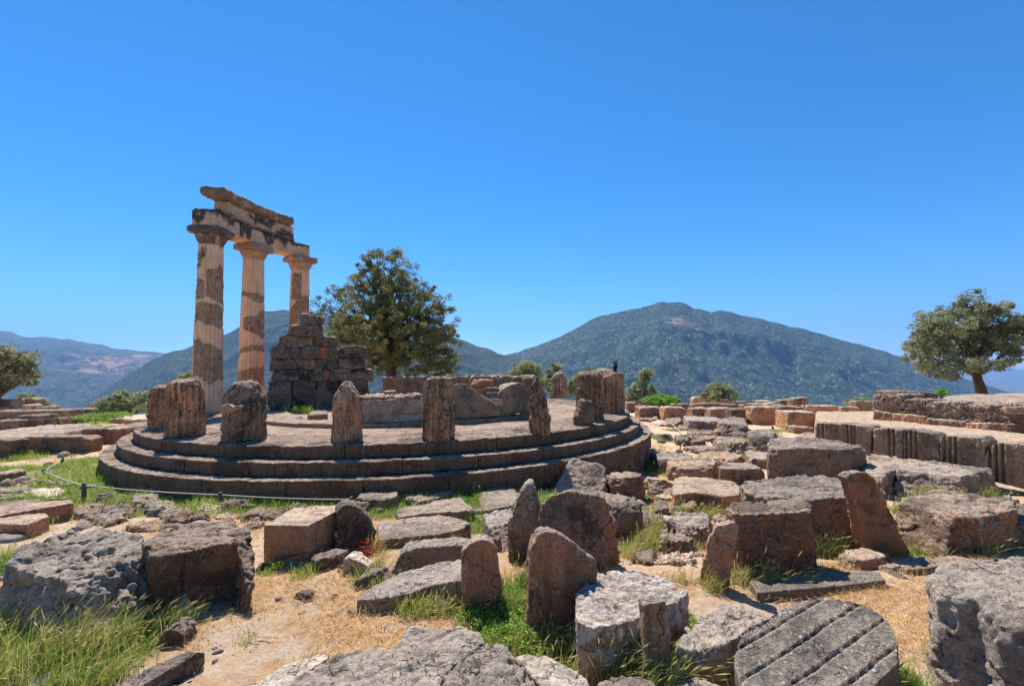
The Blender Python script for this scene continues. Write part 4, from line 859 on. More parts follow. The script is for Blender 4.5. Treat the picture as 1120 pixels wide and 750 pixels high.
def triglyph(F, t, label, gx, w_=1.5):
    """frieze block with upright grooves cut where the photo columns gx meet its face"""
    mx = sum(p[0] for p in F) / len(F); Y = lineY(mx, FA, FB); yw = lineyaw(FA, FB); nn = np.array([math.sin(rad(yw)), -math.cos(rad(yw)), 0])
    def fn(co, no):
        px = colpx(co); f = sstep(no @ nn, .35, .8); d = 0
        for g in gx: d = d + np.exp(-((px - g) / w_) ** 4)
        return co - nn * (f * .085 * d)[:, None]
    return fblock(F, t, M['wallgrey'], Y=Y, yb=600, yaw=yw, label=label, name='frieze_block', cat='frieze block', group='carved frieze blocks in a row', fn=fn, amp=.008, chips=1, vs=.022, bs=.99, sink=0)
triglyph([(891, 487), (891, 466), (894, 462.5), (923, 463), (923, 491)], .6, 'farthest frieze block, grooved at its left end, next to the carved letters', (895, 899.5), 1.2)
triglyph([(923.5, 491), (923.5, 463.5), (948, 466), (952, 470), (952, 497)], .6, 'second farthest frieze block, with grooves at its left end', (926.5, 930.5, 934.5), 1.2)
triglyph([(955, 497), (955, 469), (962, 467.5), (987, 470), (987, 504)], .6, 'middle frieze block of the row, with a weedy gap at its left', (972, 977), 1.3)
triglyph([(988, 504), (988, 472), (994, 470), (1018, 473.5), (1027, 482), (1027, 513)], .6, 'frieze block third from the right end with four grooves and a broken corner', (991, 996, 1001), 1.4)
triglyph([(1027.5, 513), (1028, 480), (1034, 476.5), (1070, 478), (1077, 484), (1077, 524)], .6, 'frieze block second from the right end, three deep brown grooves', (1032.5, 1038.5, 1044.5), 1.7)
triglyph([(1076, 524), (1076, 500), (1081, 489), (1092, 484.5), (1140, 486), (1140, 540)], .6, 'nearest frieze block, cut by the right edge, top left corner rounded', (1082, 1089, 1096), 1.9)
# raised terrace
TA, TB = (955, 15.6), (1105, 12.2)
for i, (x0, x1, yt, yb, mt) in enumerate([(955, 986.5, 431.5, 452, 'grey'), (987, 1012.5, 437, 457, 'grey'), (1013, 1052.5, 439.5, 462, 'grey2'), (1053, 1079, 443, 464, 'grey'), (1080, 1105, 442.5, 465, 'grey'), (1101, 1140, 440.5, 463, 'grey2')]):
    fblock([(x0, yb + 6), (x0, yt + 1.2), (x0 + 4, yt), (x1 - 4, yt - .2), (x1, yt + 1), (x1, yb + 6)], 1.0, M['wallgrey' if mt == 'grey' else 'grey2'], Y=lineY((x0 + x1) / 2, TA, TB) if i < 5 else 12.9, yb=yb + 40, sink=0, yaw=lineyaw(TA, TB) if i < 5 else -10, label=f'{ORD[i]} block from left in the front course of the raised terrace', group='front course of the raised terrace', amp=.035, rough=1.3, pits=.015, chips=2, bs=.99)
for i, (x0, x1, yt, yb) in enumerate([(955, 975, 448.5, 456), (975.5, 1012, 451.5, 463), (1012.5, 1055, 457, 473), (1055.5, 1082, 462, 476), (1082.5, 1106, 463, 476), (1104, 1140, 461, 476)]):
    fblock([(x0, yb + 3), (x0, yt), (x1, yt + (3.5 if x1 < 1060 else .5)), (x1, yb + 5)], .6, M['tan' if i % 2 else 'wall'], Y=lineY((x0 + x1) / 2, TA, TB) - .12 if i < 5 else 12.7, yb=yb + 40, sink=0, yaw=lineyaw(TA, TB) if i < 5 else -10, label=f'{ORD[i]} footing stone from left under the raised terrace blocks', group='footing of the raised terrace', amp=.015, bs=.99)
fblock([(976.5, 438.5), (976.5, 427.5), (985, 427), (1027, 429.5), (1027.5, 438.5)], .7, M['darkm'], Y=15.0, yb=480, sink=0, yaw=8, label='oblong dark slab lying on top of the raised terrace', name='stone_slab', cat='stone slab', amp=.02)
for i, (y0, T) in enumerate([(0, [(1028, 437), (1034, 433.5), (1120, 440), (1170, 441), (1170, 447), (1100, 444)]), (1, [(1034, 433), (1045, 431.6), (1170, 436.5), (1170, 440.5), (1120, 439)]), (2, [(1048, 431.2), (1062, 430.4), (1170, 433.5), (1170, 436)]), (3, [(1085, 430.3), (1100, 429.8), (1170, 430.6), (1170, 433)])]):
    tblock(T, None, M['grey'], zt=.15 + .012 * i, zb=.02, label=f'{ORD[i]} paving slab counted backwards on the raised terrace top', group='paving of the raised terrace', name='paving_slab', cat='paving slab', amp=.012, chips=0, vs=.05, taper=1)

# ------------------------------------------------------------------ left-hand low walls
for i, (x0, x1, yt, yb, mt) in enumerate([(-14, 22, 449.5, 459, 'darkm'), (22.5, 48, 449, 459, 'darkm'), (48.5, 73, 448.5, 459, 'darkm'), (74, 91, 447.5, 463, 'darkm')]):
    box(x0, x1, yt, yb, .8, M[mt], label=f'{ORD[i]} block from left in the far dark course at the left', group='far dark course of blocks at the left', amp=.03, sink=.3)
for x0, x1, yt, yb, mt, lb in [(-12, 14, 437, 449, 'grey', 'upper left stone of the pile at the far left'), (13, 39, 436, 446, 'grey', 'rounded slab capping the pile at the far left'), (11, 33, 443, 451, 'tan', 'orange-brown stone in the middle of the far left pile'), (33, 57, 445, 450.5, 'grey', 'thin slab right of the far left pile'), (-12, 6, 445, 452, 'darkm', 'dark stone at the bottom of the far left pile'),
                               (-12, 18, 460, 471, 'darkm', 'dark stone at the left edge below the far course'), (18, 46, 454, 469, 'darkm', 'bulky dark boulder in front of the far dark course'), (46, 60, 458, 467, 'wall', 'low brown block right of the bulky dark boulder'), (102, 120.5, 452.5, 461, 'darkm', 'isolated dark block near the wooden rail')]:
    box(x0, x1, yt, yb, .7, M[mt], label=lb, amp=.03, chips=3, sink=.3)
for i, (x0, x1, yt, yb, mt) in enumerate([(-20, 12, 481, 501, 'grey'), (12.5, 44, 477.5, 495, 'grey'), (44.5, 97, 477.5, 495, 'wall')]):
    box(x0, x1, yt, yb, .45, M['tan' if i == 1 else 'wall'], label=f'{ORD[i]} block from left in the near row along the path at left', group='near row of blocks at the left', amp=.016)
box(88, 128, 469, 486, .9, M['brown'], yaw=5, label='big brown-ended block with weeds on top, left of the platform', amp=.03)
box(128, 156, 465, 481, .9, M['grey'], yaw=-20, label='grey block between the brown-ended one and the platform steps', amp=.02)
tblock([(-20, 472), (60, 464), (100, 463), (96, 468), (60, 474), (-20, 480)], None, M['grey'], zt=-.55, label='broad flat ledge with weeds between the two left rows', name='stone_ledge', cat='stone ledge', amp=.02, vs=.06)
for i, (x0, x1, yt, yb) in enumerate([(60, 86, 470, 478), (118, 140, 458, 463), (135, 156, 458.5, 465)]):
    box(x0, x1, yt, yb, .7, M['white' if i else 'brown'], label=['brown rock under the rail post at left', 'pale flat stone left of the split stump', 'palest flat stone touching the split stump\'s side'][i], amp=.025)

# ------------------------------------------------------------------ rope barrier and rails
def tube(pts, r, seg=6):
    V = []; n = len(pts)
    for i, p in enumerate(pts):
        d = (pts[min(i + 1, n - 1)] - pts[max(i - 1, 0)]).normalized(); a = d.cross(Vector((0, 0, 1)))
        if a.length < .05: a = Vector((1, 0, 0))
        a.normalize(); b = d.cross(a)
        rr = r[i] if isinstance(r, (list, tuple)) else r
        for k in range(seg): t = 2 * math.pi * k / seg; V.append(p + (a * math.cos(t) + b * math.sin(t)) * rr)
    idx = np.arange(n * seg).reshape(n, seg); j = np.roll(idx, -1, 1)
    return np.array([tuple(v) for v in V]), np.stack([idx[:-1], j[:-1], j[1:], idx[1:]], -1).reshape(-1, 4)
def tubemesh(lst, seg=6):
    Vs = []; Fs = []; o = 0
    for pts, r in lst:
        V, F = tube(pts, r, seg); Vs.append(V); Fs.append(F + o); o += len(V)
    return npmesh('tube', np.concatenate(Vs), [np.concatenate(Fs)])
def sag(a, b, s, n=14): return [a.lerp(b, i / n) - Vector((0, 0, s * 4 * (i / n) * (1 - i / n))) for i in range(n + 1)]
def barrier(posts, label, rr=.012, pr=.035, sagm=.05, mp='post', mr='rope', nm='rope_barrier', extra=0, cat='rope barrier', railz=(1.0,)):
    P = []
    for (px, yt, yb) in posts:
        g = gpt(px, yb); t = at_y(px, yt, g.y); P.append((g, t))
    e = empty(nm, P[0][0]); tag(e, label, cat)
    for g, t in P:
        link('post', tubemesh([([g - Vector((0, 0, .1)), t - Vector((0, 0, .012)), t + Vector((0, 0, .0)), t + Vector((0, 0, .003))], [pr, pr, pr * .8, .001])], 10), M[mp], e)
    for f in railz:
        for i in range(len(P) - 1):
            a = P[i][0].lerp(P[i][1], f) - Vector((0, 0, .04)); b = P[i + 1][0].lerp(P[i + 1][1], f) - Vector((0, 0, .04))
            link('rope' if mr == 'rope' else 'rail', tubemesh([(sag(a, b, sagm), rr)], 6), M[mr], e)
    return e
barrier([(68, 499, 505), (48, 513, 519), (92, 528, 548), (241, 538, 553), (384, 543, 553)], 'low pale rope strung between dark posts on the grass at left', sagm=.02, rr=.0095, pr=.032)
barrier([(-20, 461, 474), (60, 456, 474), (105, 452, 464), (160, 452, 462)], 'thin grey rail on slim posts across the left background', rr=.012, pr=.02, sagm=.0, mp='wood', mr='wood', nm='rail_fence', cat='rail fence')
barrier([(694, 437, 450), (753, 440, 453), (815, 441, 452), (880, 442, 452)], 'pale wire on thin posts along the far terrace edge at right', rr=.014, pr=.035, sagm=.03, mp='wood', mr='wood', nm='wire_fence', cat='wire fence')
barrier([(733, 461, 466), (753, 478, 483), (744, 487, 492)], 'slack pale rope in the gap right of the platform', rr=.014, pr=.02, sagm=.0, mp='wood')

# ------------------------------------------------------------------ foliage
def leaves(centers, radii, n_per, size, rng, droop=0, stretch=(1, 1, .8), aspect=.5):
    """leaf-sized quads scattered in clumps; returns V, F, rnd (one value per clump plus one per leaf)"""
    C = np.repeat(centers, n_per, 0); Rr = np.repeat(radii, n_per); K = len(C)
    d = rng.normal(size=(K, 3)); d /= np.linalg.norm(d, axis=1)[:, None]; rad_ = rng.uniform(0, 1, K) ** .5
    P = C + d * (rad_ * Rr)[:, None] * np.array(stretch)
    a = rng.normal(size=(K, 3)); a[:, 2] = a[:, 2] * .6 - droop; a /= np.linalg.norm(a, axis=1)[:, None]
    b = np.cross(a, rng.normal(size=(K, 3))); b /= np.linalg.norm(b, axis=1)[:, None]
    s = size * rng.uniform(.6, 1.3, K)[:, None]
    V = np.stack([P - a * s, P + b * s * aspect, P + a * s, P - b * s * aspect], 1).reshape(-1, 3)
    F = np.arange(K * 4).reshape(K, 4)
    cr = np.repeat(rng.uniform(0, 1, len(centers)), n_per); v = np.clip(.6 * cr + .4 * rng.uniform(0, 1, K), 0, 1)
    return V, F, np.repeat(v, 4)
def tree(name, label, cat, trunkpx, Y, lobes, mat, clumps=260, n_per=55, leaf=.09, clump_r=.33, trunk_r=.3, z_off=0, seed=1, group=None, limbs=10, top=.6, shell=.45, lean=None, droop=0, bark=True, aspect=.5, flat=.8):
    """lobes = [(px, py, rx_px, ry_px)] in the photo, each placed at a depth of its own round the trunk"""
    rng = np.random.default_rng(seed); base = at_y(trunkpx[0], trunkpx[1], Y); e = empty(name, base); tag(e, label, cat, group)
    L = []
    for (px, py, rx, ry) in lobes:
        dY = rng.uniform(-.5, .5) * rx / FPX * Y * 1.6; p = at_y(px, py, Y + dY); s = (Y + dY) / FPX
        L.append((np.array(p), np.array([rx * s, rx * s * .9, ry * s])))
    vol = np.array([l[1].prod() ** .8 for l in L]); vol /= vol.sum(); cc = []
    for (c, r), w_ in zip(L, vol):
        k = max(4, int(clumps * w_)); d = rng.normal(size=(k, 3)); d /= np.linalg.norm(d, axis=1)[:, None]
        q = rng.uniform(shell, 1, k) ** .6; pts = c + d * q[:, None] * r * (1 + .18 * fbm(d * 2 + seed, 3, seed))[:, None]; cc.append(pts)
    cc = np.concatenate(cc); rr = clump_r * rng.uniform(.55, 1.3, len(cc))
    V, F, rn = leaves(cc, rr, n_per, leaf, rng, droop, (1, 1, flat), aspect)
    link('crown', npmesh('crown', V, [F], {'rnd': rn}), M[mat], e, smooth=False)
    if bark:
        lst = []
        topc = Vector(L[0][0]); ctr = base.lerp(topc, .9)
        n = 9; pts = [base.lerp(ctr, i / n) + Vector((random.uniform(-.05, .05), random.uniform(-.05, .05), 0)) * trunk_r * 4 * (i > 0) for i in range(n + 1)]
        pts[0] = pts[0] - Vector((0, 0, 1.5)); lst.append((pts, [trunk_r * (1.25 if i == 0 else 1) * (1 - .85 * i / n) + .02 for i in range(n + 1)]))
        order = rng.permutation(len(cc))
        for i in range(limbs):
            t = rng.uniform(.25, .75); a = base.lerp(ctr, t); b = Vector(cc[order[i % len(cc)]]); m_ = a.lerp(b, .5) + Vector((rng.uniform(-.3, .3), rng.uniform(-.3, .3), rng.uniform(.0, .5))) * trunk_r * 1.5
            q = [a, a.lerp(m_, .5) + Vector((0, 0, .05)), m_, m_.lerp(b, .5), b]; r0 = trunk_r * (1 - .7 * t) * .55
            lst.append((q, [r0, r0 * .8, r0 * .55, r0 * .35, r0 * .12]))
        link('trunk', tubemesh(lst, 8), M['bark'], e)
    return e
tree('juniper_tree', 'tall dark rusty-green juniper with a ragged crown behind the temple', 'tree', (428, 440), 30,
     [(422, 300, 40, 26), (408, 325, 48, 30), (440, 330, 50, 34), (432, 365, 62, 34), (398, 352, 34, 28), (368, 345, 16, 15), (352, 334, 12, 9), (346, 343, 8, 8), (372, 362, 24, 20), (372, 376, 26, 20), (470, 350, 30, 26), (478, 375, 28, 26), (455, 395, 46, 22), (410, 395, 40, 20), (488, 398, 17, 18), (493, 366, 12, 11), (383, 385, 22, 16), (418, 280, 22, 10), (475, 405, 25, 12)],
     'leaf_juniper', 1150, 72, .085, .34, .42, seed=5, limbs=40, shell=.2, aspect=.4)
tree('oak_tree', 'broad round-crowned oak standing on the terrace at the right edge', 'tree', (1074, 434), 21,
     [(1055, 345, 34, 18), (1030, 355, 32, 18), (1085, 350, 36, 20), (1062, 328, 14, 11), (1015, 370, 24, 16), (1050, 372, 40, 20), (1100, 372, 26, 18), (1022, 392, 26, 14), (1045, 402, 32, 12), (1098, 388, 16, 12), (1115, 362, 20, 20), (1075, 398, 22, 10), (1005, 380, 16, 10)],
     'leaf_oak', 560, 80, .062, .27, .20, seed=9, limbs=34, shell=.25)
tree('oak_tree', 'tree crown reaching in from the left edge above the far stone pile', 'tree', (-6, 448), 26,
     [(8, 400, 20, 12), (-5, 390, 22, 12), (24, 394, 12, 8), (2, 415, 26, 9), (20, 412, 18, 7), (-15, 408, 24, 14), (28, 408, 10, 5)], 'leaf_oak', 170, 70, .10, .38, .2, seed=14, limbs=16, shell=.3)
sh = dict(cat='shrub', limbs=8, shell=.2, trunk_r=.09)
tree('olive_tree', 'wide grey-green olive left of the split stump', 'olive tree', (150, 462), 34, [(140, 440, 24, 13), (120, 446, 20, 10), (160, 436, 16, 10), (175, 445, 18, 12), (108, 450, 12, 7), (132, 430, 10, 6)], 'leaf_olive', 190, 60, .13, .5, cat='olive tree', seed=21, limbs=12, trunk_r=.18) if False else None
def sh_(nm, lb, tp, Y, lobes, mat, n, seed, leaf=.10, cr=.34, cat='shrub', tr=.10, bark=True, lim=10, npn=55):
    return tree(nm, lb, cat, tp, Y, lobes, mat, int(n * 1.7), int(npn * .5), leaf, cr * .62, tr, seed=seed, limbs=lim, shell=.1, bark=bark, aspect=.32)
sh_('olive_tree', 'wide grey-green olive left of the split stump', (148, 466), 34, [(140, 440, 24, 12), (120, 446, 20, 9), (160, 436, 14, 9), (175, 445, 18, 12), (108, 450, 12, 6), (134, 431, 9, 5)], 'leaf_olive', 190, 21, .13, .5, 'olive tree', .18)
sh_('olive_tree', 'bushy olive rising above the wall remnant in the middle', (574, 440), 30, [(574, 402, 16, 9), (566, 408, 12, 7), (586, 410, 10, 8), (576, 418, 20, 8)], 'leaf_olive', 110, 22, .11, .36, 'olive tree')
sh_('olive_tree', 'slender olive just left of the solitary far stump', (603, 440), 30, [(608, 402, 6, 7), (602, 411, 8, 7), (606, 422, 14, 10), (628, 424, 9, 9)], 'leaf_olive', 90, 23, .11, .32, 'olive tree')
sh_('olive_tree', 'low olive crown showing behind the broad veined stump', (645, 440), 30, [(645, 410, 14, 6), (632, 416, 8, 5), (660, 408, 8, 5)], 'leaf_olive', 60, 24, .11, .32, 'olive tree')
sh_('olive_tree', 'small upright olive over the bright green bush', (704, 446), 26, [(706, 410, 10, 6), (701, 420, 8, 6), (694, 430, 12, 8), (712, 428, 8, 6), (686, 436, 8, 5)], 'leaf_olive', 90, 25, .09, .28, 'olive tree')
sh_('olive_tree', 'pale feathery shrub above the far wall, right of the bright bush', (787, 448), 27, [(786, 424, 14, 6), (778, 432, 14, 8), (796, 432, 12, 8)], 'leaf_olive', 90, 26, .09, .3, 'shrub')
sh_('bush', 'bright green rounded bush behind the far wall', (723, 446), 24, [(723, 436, 18, 5), (714, 438, 12, 4), (733, 438, 12, 4)], 'leaf_bright', 90, 27, .07, .2, 'bush', .04)
sh_('cypress_tree', 'tiny dark pointed cypress behind the clean tall stump', (673, 430), 60, [(673, 413, 3.0, 12), (673, 402, 2.2, 7)], 'leaf_cypress', 60, 28, .14, .3, 'cypress', .1)
sh_('bush', 'low green bush left of the raised terrace', (935, 446), 26, [(938, 440, 12, 4), (946, 437, 7, 3)], 'leaf_olive', 40, 29, .08, .2, 'bush', .04)
sh_('bush', 'small bush behind the oblong slab on the raised terrace', (1030, 440), 19, [(1030, 429, 4, 4)], 'leaf_bright', 14, 30, .06, .14, 'bush', .03)
sh_('bush', 'leafy bush just behind the first standing column\'s foot', (205, 446), 26, [(203, 412, 8, 7), (206, 425, 9, 10)], 'leaf_olive', 50, 31, .10, .28, 'bush', .05)
sh_('bush', 'grey-green bush behind the far left stone pile', (45, 452), 30, [(38, 440, 14, 7), (50, 446, 10, 5), (27, 436, 10, 6)], 'leaf_olive', 70, 32, .11, .32, 'bush', .05)
sh_('bush', 'green bush glimpsed between the columns and the dark wall', (290, 448), 24, [(289, 434, 6, 10), (285, 444, 8, 6)], 'leaf_olive', 40, 33, .09, .26, 'bush', .05)
# red-leaved plant
rp = gpt(398, 608); e = empty('red_leaved_plant', rp); tag(e, 'small plant with bright red leaves beside the drum quarter', 'plant')
rng = np.random.default_rng(4)
V, F, rn = leaves(np.array([[rp.x + rng.normal() * .07, rp.y + rng.normal() * .06, rp.z + rng.uniform(.03, .16)] for _ in range(26)]), np.full(26, .04), 12, .014, rng); link('foliage', npmesh('foliage', V, [F], {'rnd': rn}), M['leaf_red'], e, smooth=False)
link('stem', tubemesh([([rp - Vector((0, 0, .03)), rp + Vector((rng.normal() * .05, rng.normal() * .04, .14))], [.004, .002]) for _ in range(9)], 5), M['bark'], e)

# ------------------------------------------------------------------ grass
def blades(P, H, W, lean, rng, seedhead=None, base_rnd=None, curve=.5, wind=(0, 0)):
    K = len(P); a = rng.uniform(0, 2 * math.pi, K); ld = np.c_[np.cos(a), np.sin(a), 0 * a] * lean[:, None] + np.array([wind[0], wind[1], 0])
    sd = rng.uniform(0, 2 * math.pi, K); side = np.c_[np.cos(sd), np.sin(sd), 0 * sd]
    up = np.array([0, 0, 1.0]); ts = (0, .4, .75, 1.0); ws = (1, .85, .55, 0.05); rows = []
    for t, w_ in zip(ts, ws):
        c = P + up * (H * (t - curve * .25 * t * t * np.minimum(1, np.linalg.norm(ld, axis=1)) * 1.4))[:, None] + ld * (H * t * t)[:, None]
        rows.append(c - side * (W * w_)[:, None]); rows.append(c + side * (W * w_)[:, None])
    V = np.stack(rows, 1); k = V.shape[1]; V = V.reshape(-1, 3); o = np.arange(K)[:, None] * k
    F = np.concatenate([o + np.array([[0, 1, 3, 2]]), o + np.array([[2, 3, 5, 4]]), o + np.array([[4, 5, 7, 6]])])
    r = np.repeat(np.clip(base_rnd if base_rnd is not None else rng.uniform(0, 1, K), 0, 1), k)
    return V, F, r
STONES = [o for o in bpy.data.objects]
def zground(X, Y):
    p = np.c_[X, Y, np.zeros(len(X))]
    return G(X, Y) + .035 * fbm(p * 1.3, 4, 5) + .012 * fbm(p * 9, 3, 8)
rng = np.random.default_rng(77)
def scatter(n, ymax, ymin=1.4, power=1.0, xr=1.25):
    """points on the ground, denser near the camera"""
    Y = ymin + (ymax - ymin) * rng.uniform(0, 1, n) ** power; X = rng.uniform(-xr, xr, n) * Y; return X, Y
def grassobj(name, label, X, Y, H, W, lean, mat, cat='grass', rnd=None, wind=(0, 0)):
    P = np.c_[X, Y, zground(X, Y) - .01]
    V, F, r = blades(P, H, W, lean, rng, base_rnd=rnd, wind=wind)
    o = link(name, npmesh(name, V, [F], {'rnd': r}), M[mat], smooth=False); tag(o, label, cat, kind='stuff'); return o
# short green lawn
X, Y = scatter(420000, 22, 1.6, 1.25); g = greenness(X, Y); dd = np.hypot(X - Cx, Y - Cy)
pn = fbm(np.c_[X, Y, X * 0] * 2.2, 3, 44)
keep = (g * (.75 + .5 * pn) > rng.uniform(0, 1, len(X))) & (dd > 7.3) & ((Y < 13) | (dd < 12) | (X < -8))
X, Y = X[keep], Y[keep]; K = len(X)
grassobj('grass', 'short green grass growing round the platform and between the stones', X, Y, rng.uniform(.035, .11, K) * (1 + .6 * (fbm(np.c_[X, Y, X * 0] * 1.5, 2, 9) > .2)), .0022 + .0009 * Y / 3, rng.uniform(.1, .7, K), 'grass', rnd=.5 * rng.uniform(0, 1, K) + .35 + .35 * fbm(np.c_[X, Y, X * 0] * .9, 3, 66))
# dry straw lying about
X, Y = scatter(420000, 15, 1.5, 1.5); g = greenness(X, Y); dd = np.hypot(X - Cx, Y - Cy); pn = fbm(np.c_[X, Y, X * 0] * 1.1, 4, 12)
keep = (sstep(pn, -.1, .45) * (1 - .75 * g) > rng.uniform(0, 1, len(X))) & (dd > 7.3)
X, Y = X[keep], Y[keep]; K = len(X)
grassobj('dry_grass', 'short dry straw lying and standing on the bare orange ground', X, Y, rng.uniform(.02, .07, K), .0017 + .0006 * Y / 3, rng.uniform(.8, 3.0, K), 'straw')
# taller tufts (photo pixel, spread m, count, height m, dryness)
TT = [(20, 735, .28, 420, .42, .45), (60, 725, .25, 420, .42, .5), (100, 715, .22, 360, .38, .45), (140, 705, .18, 260, .34, .45), (0, 700, .25, 320, .36, .5), (60, 750, .3, 420, .40, .4), (120, 745, .2, 220, .3, .5), (175, 690, .15, 200, .30, .45), (200, 690, .12, 110, .28, .35), (30, 690, .2, 160, .3, .6),
      (655, 738, .14, 170, .30, .7), (690, 744, .16, 260, .32, .45), (720, 752, .12, 120, .30, .5), (660, 705, .10, 60, .25, .6), (700, 754, .2, 140, .22, .8), (630, 712, .14, 160, .2, .6), (645, 690, .08, 80, .22, .3),
      (905, 608, .22, 260, .34, .55), (930, 603, .2, 220, .34, .6), (960, 600, .16, 140, .28, .5), (985, 604, .16, 180, .26, .3), (1010, 598, .2, 180, .3, .6), (1040, 606, .25, 200, .3, .75), (1080, 610, .2, 120, .28, .7), (990, 560, .2, 120, .3, .4),
      (1010, 548, .25, 170, .32, .5), (1045, 550, .25, 170, .3, .5), (1080, 548, .2, 150, .34, .3), (745, 565, .2, 160, .25, .6), (775, 566, .25, 240, .28, .55), (795, 566, .15, 120, .26, .55), (700, 598, .2, 220, .28, .7), (690, 575, .2, 180, .3, .6), (715, 585, .2, 200, .25, .75), (685, 610, .15, 140, .22, .8),
      (410, 652, .08, 60, .2, .4), (450, 674, .15, 130, .16, .45), (480, 672, .15, 140, .18, .5), (515, 672, .12, 140, .2, .4), (550, 668, .12, 140, .22, .3), (570, 640, .12, 120, .3, .3), (560, 612, .08, 70, .3, .3), (600, 702, .12, 120, .22, .7), (575, 700, .15, 160, .15, .5),
      (835, 640, .12, 90, .22, .7), (870, 642, .1, 70, .2, .7), (810, 640, .1, 110, .25, .75), (780, 650, .12, 150, .2, .8), (765, 740, .15, 220, .22, .95), (780, 730, .14, 200, .22, .95), (960, 752, .12, 130, .25, .4), (930, 760, .14, 120, .25, .5), (845, 640, .2, 60, .32, .75),
      (150, 556, .2, 40, .2, .9), (500, 535, .5, 110, .34, .6), (560, 532, .5, 130, .42, .6), (600, 534, .3, 90, .36, .6), (640, 528, .4, 180, .34, .5), (690, 515, .6, 260, .38, .55), (715, 500, .4, 160, .34, .5), (300, 536, .7, 90, .28, .6), (230, 532, .5, 60, .24, .6), (400, 533, .4, 90, .3, .5), (450, 534, .4, 90, .3, .5), (360, 533, .4, 90, .34, .5), (480, 590, .3, 90, .16, .3), (450, 600, .15, 40, .15, .3),
      (820, 500, .2, 90, .3, .5), (790, 488, .2, 80, .3, .5), (850, 478, .3, 90, .25, .3), (700, 480, .2, 60, .2, .5), (410, 620, .08, 60, .2, .85), (405, 605, .1, 90, .25, .75), (330, 737, .2, 70, .2, .95), (270, 700, .15, 50, .1, .95), (20, 498, .4, 220, .18, .25), (35, 485, .4, 160, .15, .3), (640, 735, .2, 90, .25, .9), (520, 755, .2, 70, .22, .85), (590, 752, .2, 60, .25, .9), (430, 750, .25, 60, .28, .75), (745, 640, .15, 120, .12, .95), (760, 600, .2, 160, .14, .95), (740, 590, .15, 120, .16, .9), (690, 650, .2, 90, .12, .8)]
PX = []; 
for px, py, sp, n_, h, dry in TT:
    c = gpt(px, py); n_ = int(n_ * (.62 if px < 210 and py > 600 else 1.3))
    x = c.x + rng.normal(size=n_) * sp * .6; y = c.y + rng.normal(size=n_) * sp * .6; q_ = rng.integers(0, max(3, n_ // 16), n_); x = .45 * x + .55 * x[q_] + rng.normal(size=n_) * .012; y = .45 * y + .55 * y[q_] + rng.normal(size=n_) * .012
    PX.append(np.c_[x, y, h * (.85 if px < 210 else 1) * rng.uniform(.15, 1.15, n_), np.clip(dry + (.12 if px < 210 else 0) + rng.normal(size=n_) * .27, 0, 1), np.full(n_, c.y)])
PX = np.concatenate(PX); dd = np.hypot(PX[:, 0] - Cx, PX[:, 1] - Cy); PX = PX[(dd > 7.34) & (PX[:, 1] > 1.25)]
K = len(PX)
P = np.c_[PX[:, 0], PX[:, 1], zground(PX[:, 0], PX[:, 1]) - .01]
V, F, r = blades(P, PX[:, 2], .0017 + .0007 * PX[:, 1] / 3, rng.uniform(.15, .75, K), rng, base_rnd=PX[:, 3], wind=(.38, .05), curve=1.0)
# seed heads on a third of the stems: a narrow diamond pair at the tip
tips = V.reshape(K, 8, 3)[:, 6]; tdir = tips - V.reshape(K, 8, 3)[:, 4]; tdir /= np.linalg.norm(tdir, axis=1)[:, None] + 1e-9
sel = rng.uniform(0, 1, K) < .28; T_ = tips[sel]; D_ = tdir[sel]; k2 = len(T_); hl = (.028 + .02 * rng.uniform(0, 1, k2))[:, None]; hw = .0035 + .0012 * PX[sel, 1][:, None] / 3
Vh = []; Fh = []
for q in range(2):
    s_ = np.cross(D_, rng.normal(size=(k2, 3))); s_ /= np.linalg.norm(s_, axis=1)[:, None]
    Vh.append(np.stack([T_ - D_ * hl, T_ + s_ * hw, T_ + D_ * hl, T_ - s_ * hw], 1).reshape(-1, 3))
Vh = np.concatenate(Vh); Fh = np.arange(len(Vh)).reshape(-1, 4) + len(V)
o = link('tall_grass', npmesh('tall_grass', np.concatenate([V, Vh]), [F, Fh], {'rnd': np.concatenate([r, np.full(len(Vh), .95)])}), M['tallgrass'], smooth=False)
tag(o, 'taller meadow grass with seed heads leaning over the stones', 'grass', kind='stuff')
# grass and straw caught along the feet of the stones
FT = []
for ob in bpy.data.objects:
    if ob.type != 'MESH' or ob.parent or 'label' not in ob or ob.get('kind') or ob.get('category') in ('column drum', 'rubble stone', 'grass'): continue
    if ob.location.y > 13 or ob.location.z > -.25: continue
    n_ = len(ob.data.vertices); co = np.empty(n_ * 3, np.float32); ob.data.vertices.foreach_get('co', co); co = co.reshape(-1, 3) + np.array(ob.location)
    d_ = np.hypot(co[:, 0] - Cx, co[:, 1] - Cy); g_ = G(co[:, 0], co[:, 1]); c_ = co[(co[:, 2] < g_ + .05) & (co[:, 2] > g_ - .05) & (d_ > 7.4)]
    if not len(c_): continue
    ctr = co.mean(0); ext = np.ptp(c_[:, 0]) + np.ptp(c_[:, 1]); k_n = int(min(420, 75 * ext / (.35 + .12 * ob.location.y)) * 1.6)
    q = c_[rng.integers(0, len(c_), k_n)]; dr = q[:, :2] - ctr[:2]; dr /= np.linalg.norm(dr, axis=1)[:, None] + 1e-6
    q = q[:, :2] + dr * rng.uniform(0, .09, k_n)[:, None] + rng.normal(size=(k_n, 2)) * .015; cl = fbm(np.c_[q * 5, q[:, :1] * 0], 2, 88); q = q[cl > -.15]
    FT.append(q)
FT = np.concatenate(FT); K = len(FT); gg = greenness(FT[:, 0], FT[:, 1])
P = np.c_[FT, zground(FT[:, 0], FT[:, 1]) - .01]
